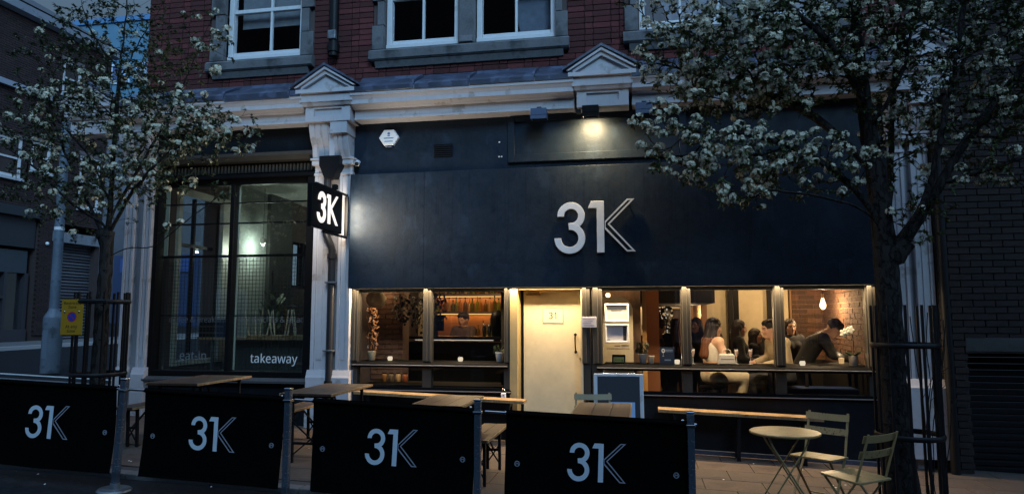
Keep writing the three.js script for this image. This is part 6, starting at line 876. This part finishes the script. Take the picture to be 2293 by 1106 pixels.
function person(label, pos, ry, o) {
  const t = thing('person', label, 'person', pos, ry); t.scale.setScalar(o.s ?? 1);
  const J = { pelvis: [0, 0.94, 0], chest: [0, 1.27, 0], neck: [0, 1.43, -0.01], head: [0, 1.565, 0.02], sl: [0.165, 1.385, 0], sr: [-0.165, 1.385, 0], el: [0.20, 1.11, -0.02], er: [-0.20, 1.11, -0.02], wl: [0.20, 0.87, 0.05], wr: [-0.20, 0.87, 0.05], hl: [0.09, 0.91, 0], hr: [-0.09, 0.91, 0], kl: [0.10, 0.49, 0.02], kr: [-0.10, 0.49, 0.02], al: [0.10, 0.08, -0.02], ar: [-0.10, 0.08, -0.02], ...o.pose };
  const off = (a, x, y, z) => [a[0] + x, a[1] + y, a[2] + z];
  const mid = (a, b, k) => a.map((v, i) => v + (b[i] - v) * k);
  const sw = o.male ? 1.1 : 1; // torso as a flattened cage of bones
  const torso = i => [[J.hl, J.hr, 0.098 + i, 0.098 + i], [off(J.pelvis, 0.05, 0, 0), off(J.chest, 0.055, 0, 0), 0.092 + i, 0.098 * sw + i], [off(J.pelvis, -0.05, 0, 0), off(J.chest, -0.055, 0, 0), 0.092 + i, 0.098 * sw + i], [J.chest, mid(J.chest, J.neck, 0.6), 0.10 + i, 0.07 + i], [J.sl, J.sr, 0.055 * sw + i, 0.055 * sw + i], [mid(J.sl, J.chest, 0.3), mid(J.sr, J.chest, 0.3), 0.075 + i, 0.075 + i]];
  if (!o.male) torso.b = 1;
  const bust = i => o.male ? [] : [[off(mid(J.chest, J.neck, 0.05), 0.065, 0, 0.075), off(J.chest, 0.06, -0.02, 0.075), 0.052 + i, 0.05 + i], [off(mid(J.chest, J.neck, 0.05), -0.065, 0, 0.075), off(J.chest, -0.06, -0.02, 0.075), 0.052 + i, 0.05 + i]];
  const arm = (s, i, e = 1) => { const a = [[J['s' + s], J['e' + s], 0.050 * sw + i, 0.040 * sw + i]]; if (e) a.push([J['e' + s], mid(J['e' + s], J['w' + s], e === 1 ? 1 : e), 0.040 * sw + i, 0.027 + (e === 1 ? 0 : 0.006) + i]); return a; };
  const leg = (s, i) => [[J['h' + s], J['k' + s], 0.088 + i, 0.058 + i], [J['k' + s], J['a' + s], 0.056 + i, 0.037 + i]];
  const foot = s => { const k = J['k' + s], a = J['a' + s], f = [0, 0, 0]; return [[off(a, 0, -0.03, -0.03), off(a, 0, -0.045, 0.15), 0.038, 0.030]]; };
  // head frame
  const yaw = o.yaw ?? 0, pit = o.pitch ?? 0, roll = o.roll ?? 0, hm = new THREE.Matrix4().compose(V(...J.head), new THREE.Quaternion().setFromEuler(new THREE.Euler(pit, yaw, roll, 'YXZ')), V(1, 1, 1));
  headGeo ??= netMesh([-0.10, -0.16, -0.12], [0.10, 0.135, 0.125], 0.0045, sample(headF));
  const hand = s => { // palm, four fingers of their own lengths, thumb
    const e = V(...J['e' + s]), w = V(...J['w' + s]), d = w.clone().sub(e).normalize(), hint = V(...(o['palm' + s] ?? [s === 'l' ? -1 : 1, 0, 0.2])), nrm = hint.clone().addScaledVector(d, -hint.dot(d)).normalize(), sd = d.clone().cross(nrm).multiplyScalar(s === 'l' ? 1 : -1).normalize(), c = o['curl' + s] ?? 0.35, A = q => [q.x, q.y, q.z], b = [];
    const pt = (x, y, z) => w.clone().addScaledVector(d, x).addScaledVector(sd, y).addScaledVector(nrm, z);
    [-0.030, -0.010, 0.010, 0.030].forEach((y, i) => { b.push([A(pt(0.0, y * 0.6, 0)), A(pt(0.078 - Math.abs(i - 1.3) * 0.004, y, 0)), 0.015, 0.0115]); let p = pt(0.08 - Math.abs(i - 1.3) * 0.004, y, 0), an = 0; const L = [0.058, 0.075, 0.082, 0.070][i] * 0.95; for (let k = 0; k < 3; k++) { an += c * (k ? 1 : 0.7); const q = p.clone().addScaledVector(d, Math.cos(an) * L * [0.45, 0.3, 0.25][k]).addScaledVector(nrm, Math.sin(an) * L * [0.45, 0.3, 0.25][k]); b.push([A(p), A(q), 0.0092 - k * 0.001, 0.0085 - k * 0.001]); p = q; } });
    b.push([A(pt(0.015, 0.022, 0.006)), A(pt(0.052, 0.048, 0.018)), 0.014, 0.0105], [A(pt(0.052, 0.048, 0.018)), A(pt(0.085, 0.056, 0.030)), 0.0105, 0.008], [A(pt(-0.02, 0, 0)), A(pt(0.02, 0, 0)), 0.027, 0.022]);
    return boneMesh(b, 0.005, 0.007);
  };
  const body = [boneMesh([...torso(0), ...bust(0), ...arm('l', 0), ...arm('r', 0), ...leg('l', 0), ...leg('r', 0), ...foot('l'), ...foot('r'), [J.neck, off(mid(J.neck, J.head, 0.75), 0, 0, -0.01), 0.056, 0.052]], 0.014, 0.03), headGeo.clone().applyMatrix4(hm), hand('l'), hand('r')];
  mesh('body', [mergeGeometries(body.map(q => { const r = q.index ? q.toNonIndexed() : q; for (const k of Object.keys(r.attributes)) if (!['position', 'normal'].includes(k)) r.deleteAttribute(k); return r; }))], skinM(o.skin ?? [0.48, 0.27, 0.18]), t);
  const cloth = (n, bones, c, cell = 0.013) => mesh(n, [boneMesh(bones, cell, 0.035)], M(...c, 0.85, { map: T.cloth }), t);
  const i = 0.013;
  if (o.top === 'strapless') cloth('top', [[off(mid(J.pelvis, J.chest, 0.62), 0.05, 0, 0), off(J.chest, 0.055, 0.02, 0), 0.105, 0.112], [off(mid(J.pelvis, J.chest, 0.62), -0.05, 0, 0), off(J.chest, -0.055, 0.02, 0), 0.105, 0.112], ...bust(0.012)], o.topC);
  else cloth('top', [...torso(i), ...bust(i), ...arm('l', i, o.sleeve ?? 0.92), ...arm('r', i, o.sleeve ?? 0.92), ...(o.collar ? [[J.neck, mid(J.neck, J.head, 0.3), 0.066, 0.064]] : [])], o.topC);
  cloth('trousers', [[J.hl, J.hr, 0.112, 0.112], ...leg('l', 0.014 + (o.flare ?? 0)), ...leg('r', 0.014 + (o.flare ?? 0))], o.legC ?? [0.02, 0.02, 0.024]);
  cloth('shoes', [...foot('l'), ...foot('r')].map(([a, b, r, s]) => [a, b, r + 0.008, s + 0.008]), o.shoeC ?? [0.02, 0.02, 0.02]);
  // hair: a cap cut back from the face, and hanging locks
  const Lh = o.hairL ?? 0, lock = p => 0.0035 * Math.sin(Math.atan2(p[0], p[2] + 0.02) * 22 + p[1] * 14) + 0.002 * Math.sin(p[0] * 160 + p[1] * 30);
  const hairF = p => { const q = [Math.abs(p[0]), p[1], p[2]]; let d = ell(p, [0, 0.036, -0.020], [0.088, 0.100, 0.103]); if (o.male || !Lh) d = smin(d, ell(p, [0, 0.09, 0.045], [0.06, 0.03, 0.04]), 0.03);
    d = smax(d, -ell(p, [0, -0.045, 0.10], [0.066, 0.105, 0.085]), 0.02); if (!Lh) d = smax(d, -(p[1] + 0.055 + p[2] * 0.5), 0.02); if (!Lh) d = smax(d, -ell(q, [0.085, -0.03, 0.03], [0.04, 0.05, 0.05]), 0.015);
    if (Lh) { d = smin(d, cap(q, [0.060, 0.01, -0.025], [0.080 + (o.hairW ?? 0), -Lh * 0.85, -0.025 + (o.hairF ?? 0)], 0.040), 0.03); d = smin(d, cap(q, [0.03, 0.0, -0.075], [0.045, -Lh, -0.10], 0.045), 0.03); } return d + lock(p); };
  const hg = netMesh([-0.16, -Lh - 0.14, -0.17], [0.16, 0.15, 0.12], 0.0075, sample(hairF)).applyMatrix4(hm);
  mesh('hair', [hg], M(...(o.hairC ?? [0.018, 0.011, 0.008]), 0.5), t);
  if (Lh && o.tipC) { const tf = p => { const q = [Math.abs(p[0]), p[1], p[2]]; return smin(cap(q, [0.078, -Lh * 0.45, -0.04], [0.085, -Lh * 0.95, -0.04], 0.036), cap(q, [0.04, -Lh * 0.5, -0.095], [0.05, -Lh * 1.08, -0.105], 0.048), 0.03) + lock(p); }; mesh('hair_ends', [netMesh([-0.16, -Lh * 1.1 - 0.1, -0.2], [0.16, -Lh * 0.25, 0.06], 0.0075, sample(tf)).applyMatrix4(hm)], M(...o.tipC, 0.5), t, 'auburn dyed ends of the dark hair'); }
  // eyes, brows, lips
  const face = (n, list, m) => mesh(n, list.map(q => q.applyMatrix4(hm)), m, t);
  face('eye', [-1, 1].map(s => SPH(0.0115, s * 0.031, 0.004, 0.0735, 1, 0.62, 1, 10)), M(0.7, 0.66, 0.6, 0.3)); face('iris', [-1, 1].map(s => SPH(0.0055, s * 0.031, 0.004, 0.0825, 1, 1, 0.5, 8)), M(0.03, 0.018, 0.01, 0.2)); face('eyebrow', [-1, 1].map(s => RB(s * 0.031 - 0.017, s * 0.031 + 0.017, 0.024, 0.030, 0.078, 0.086, 0.003)), M(...(o.hairC ?? [0.018, 0.011, 0.008]), 0.7)); face('lips', [SPH(0.018, 0, -0.0645, 0.0795, 1, 0.42, 0.42, 10)], M(0.34, 0.10, 0.08, 0.45));
  return t;
}
{
  const F = -0.06, Q = Math.PI;
  const black = [0.012, 0.012, 0.013];
  // seated on a stool, back three-quarters to the window, facing right
  const seat = (h = 0.80, dz = 0.40, dy = -0.02) => ({ pelvis: [0, h + 0.09, 0], chest: [0, h + 0.42, 0.03], neck: [0, h + 0.58, 0.03], head: [0, h + 0.71, 0.06], sl: [0.165, h + 0.53, 0.02], sr: [-0.165, h + 0.53, 0.02], hl: [0.09, h + 0.07, 0.02], hr: [-0.09, h + 0.07, 0.02], kl: [0.11, h + 0.06 + dy, dz + 0.02], kr: [-0.11, h + 0.05 + dy, dz], al: [0.10, h - 0.36, dz - 0.06], ar: [-0.10, h - 0.37, dz - 0.1] });
  person('woman in a white strapless top seated at the window, long dark hair with auburn ends', [0.93, F, -0.76], 2.05, { top: 'strapless', topC: [0.70, 0.64, 0.54], legC: [0.58, 0.50, 0.36], flare: 0.012, shoeC: [0.5, 0.42, 0.3], skin: [0.56, 0.33, 0.22], hairL: 0.36, hairW: 0.01, hairC: [0.016, 0.010, 0.008], tipC: [0.11, 0.035, 0.012], yaw: -0.25, pitch: 0.12, pose: { ...seat(0.81, 0.42), el: [0.23, 1.12, 0.03], wl: [0.18, 0.97, 0.24], er: [-0.22, 1.11, 0.05], wr: [-0.14, 1.02, 0.28] } });
  person('woman in black with long dark hair standing beyond the woman in white, looking right', [1.40, F, -1.60], 1.45, { topC: black, hairL: 0.30, skin: [0.46, 0.26, 0.17], s: 0.955, yaw: 0.05, pitch: 0.08, pose: { el: [0.22, 1.10, 0.08], wl: [0.12, 1.12, 0.30], er: [-0.22, 1.12, 0.05], wr: [-0.16, 1.05, 0.28] } });
  person('woman in black holding a hand up to her chin, facing right by the cream wall', [1.68, F, -1.95], 1.2, { topC: black, hairL: 0.28, hairC: [0.02, 0.012, 0.008], skin: [0.58, 0.34, 0.23], s: 0.88, yaw: 0.1, pitch: -0.05, sleeve: 0.85, curll: 0.7, pose: { el: [0.21, 1.12, 0.12], wl: [0.08, 1.38, 0.18], er: [-0.22, 1.10, 0.08], wr: [-0.10, 1.08, 0.30] } });
  person('man in a beige shirt with short dark hair seated facing left at the window counter', [1.88, F, -0.86], -1.25, { male: 1, topC: [0.40, 0.31, 0.19], collar: 1, legC: [0.02, 0.022, 0.03], hairC: [0.016, 0.010, 0.007], skin: [0.50, 0.28, 0.19], sleeve: 0.9, yaw: -0.08, pitch: 0.08, pose: { ...seat(0.80, 0.40), chest: [0, 1.21, 0.07], neck: [0, 1.37, 0.13], head: [0, 1.495, 0.20], sl: [0.175, 1.32, 0.09], sr: [-0.175, 1.32, 0.09], el: [0.22, 1.08, 0.12], wl: [0.13, 1.03, 0.36], er: [-0.24, 1.10, 0.10], wr: [-0.12, 1.05, 0.36] } });
  person('woman with auburn-lit dark hair behind the bending man, facing the window', [2.18, F, -1.95], 0.35, { topC: black, hairL: 0.22, hairC: [0.03, 0.014, 0.008], skin: [0.52, 0.30, 0.2], s: 0.965, yaw: -0.2 });
  person('man in black bending forward over the dark table at the right window', [2.26, F, -1.32], 1.45, { male: 1, topC: black, hairC: [0.014, 0.009, 0.007], skin: [0.40, 0.22, 0.14], yaw: 0, pitch: 0.75, s: 1.02, collar: 0, pose: { pelvis: [0, 0.95, -0.08], chest: [0, 1.26, 0.10], neck: [0, 1.40, 0.24], head: [0, 1.47, 0.36], sl: [0.18, 1.35, 0.2], sr: [-0.18, 1.35, 0.2], el: [0.22, 1.13, 0.34], wl: [0.15, 1.07, 0.55], er: [-0.22, 1.13, 0.32], wr: [-0.14, 1.07, 0.52], hl: [0.09, 0.92, -0.08], hr: [-0.09, 0.92, -0.08] } });
  person('person in a dark coat with short hair standing at the left of the back group', [0.10, F, -2.55], 0.5, { male: 1, topC: [0.016, 0.018, 0.016], s: 0.935, skin: [0.34, 0.19, 0.12] });
  person('woman with bare shoulders and dark hair, back turned in the orange light', [0.30, F, -2.45], 2.5, { top: 'strapless', topC: [0.10, 0.085, 0.06], s: 0.96, hairL: 0, hairC: [0.03, 0.015, 0.01], skin: [0.50, 0.24, 0.12] });
  person('woman with long auburn hair in black, back turned beside the mullion', [0.56, F, -2.35], 3.0, { topC: black, s: 0.965, hairL: 0.40, hairW: 0.02, hairC: [0.075, 0.024, 0.010] });
  person('person with dark curly hair in black just right of the mullion', [0.88, F, -2.55], -0.6, { topC: [0.02, 0.017, 0.015], s: 0.975, hairL: 0.16, hairW: 0.025, hairC: [0.018, 0.012, 0.009], skin: [0.36, 0.2, 0.13] });
  person('person in a black coat standing behind the woman in white, half hidden', [1.14, F, -2.75], 0.9, { male: 1, topC: black, s: 0.97, skin: [0.36, 0.2, 0.13] });
  person('dark-haired woman in black between the seated man and the bending man', [1.98, F, -2.45], -1.1, { topC: black, s: 0.93, hairL: 0.24, skin: [0.46, 0.26, 0.17] });
  person('bartender in a patterned short-sleeved shirt working behind the bar counter', [-3.02, F, -2.72], -0.35, { male: 1, s: 1.03, topC: [0.09, 0.055, 0.05], sleeve: 0, skin: [0.42, 0.22, 0.13], pitch: 0.22, collar: 0, pose: { el: [0.23, 1.14, 0.12], wl: [0.05, 1.20, 0.38], er: [-0.23, 1.14, 0.12], wr: [-0.16, 1.20, 0.40] } });
}
renderer.render(scene, camera);
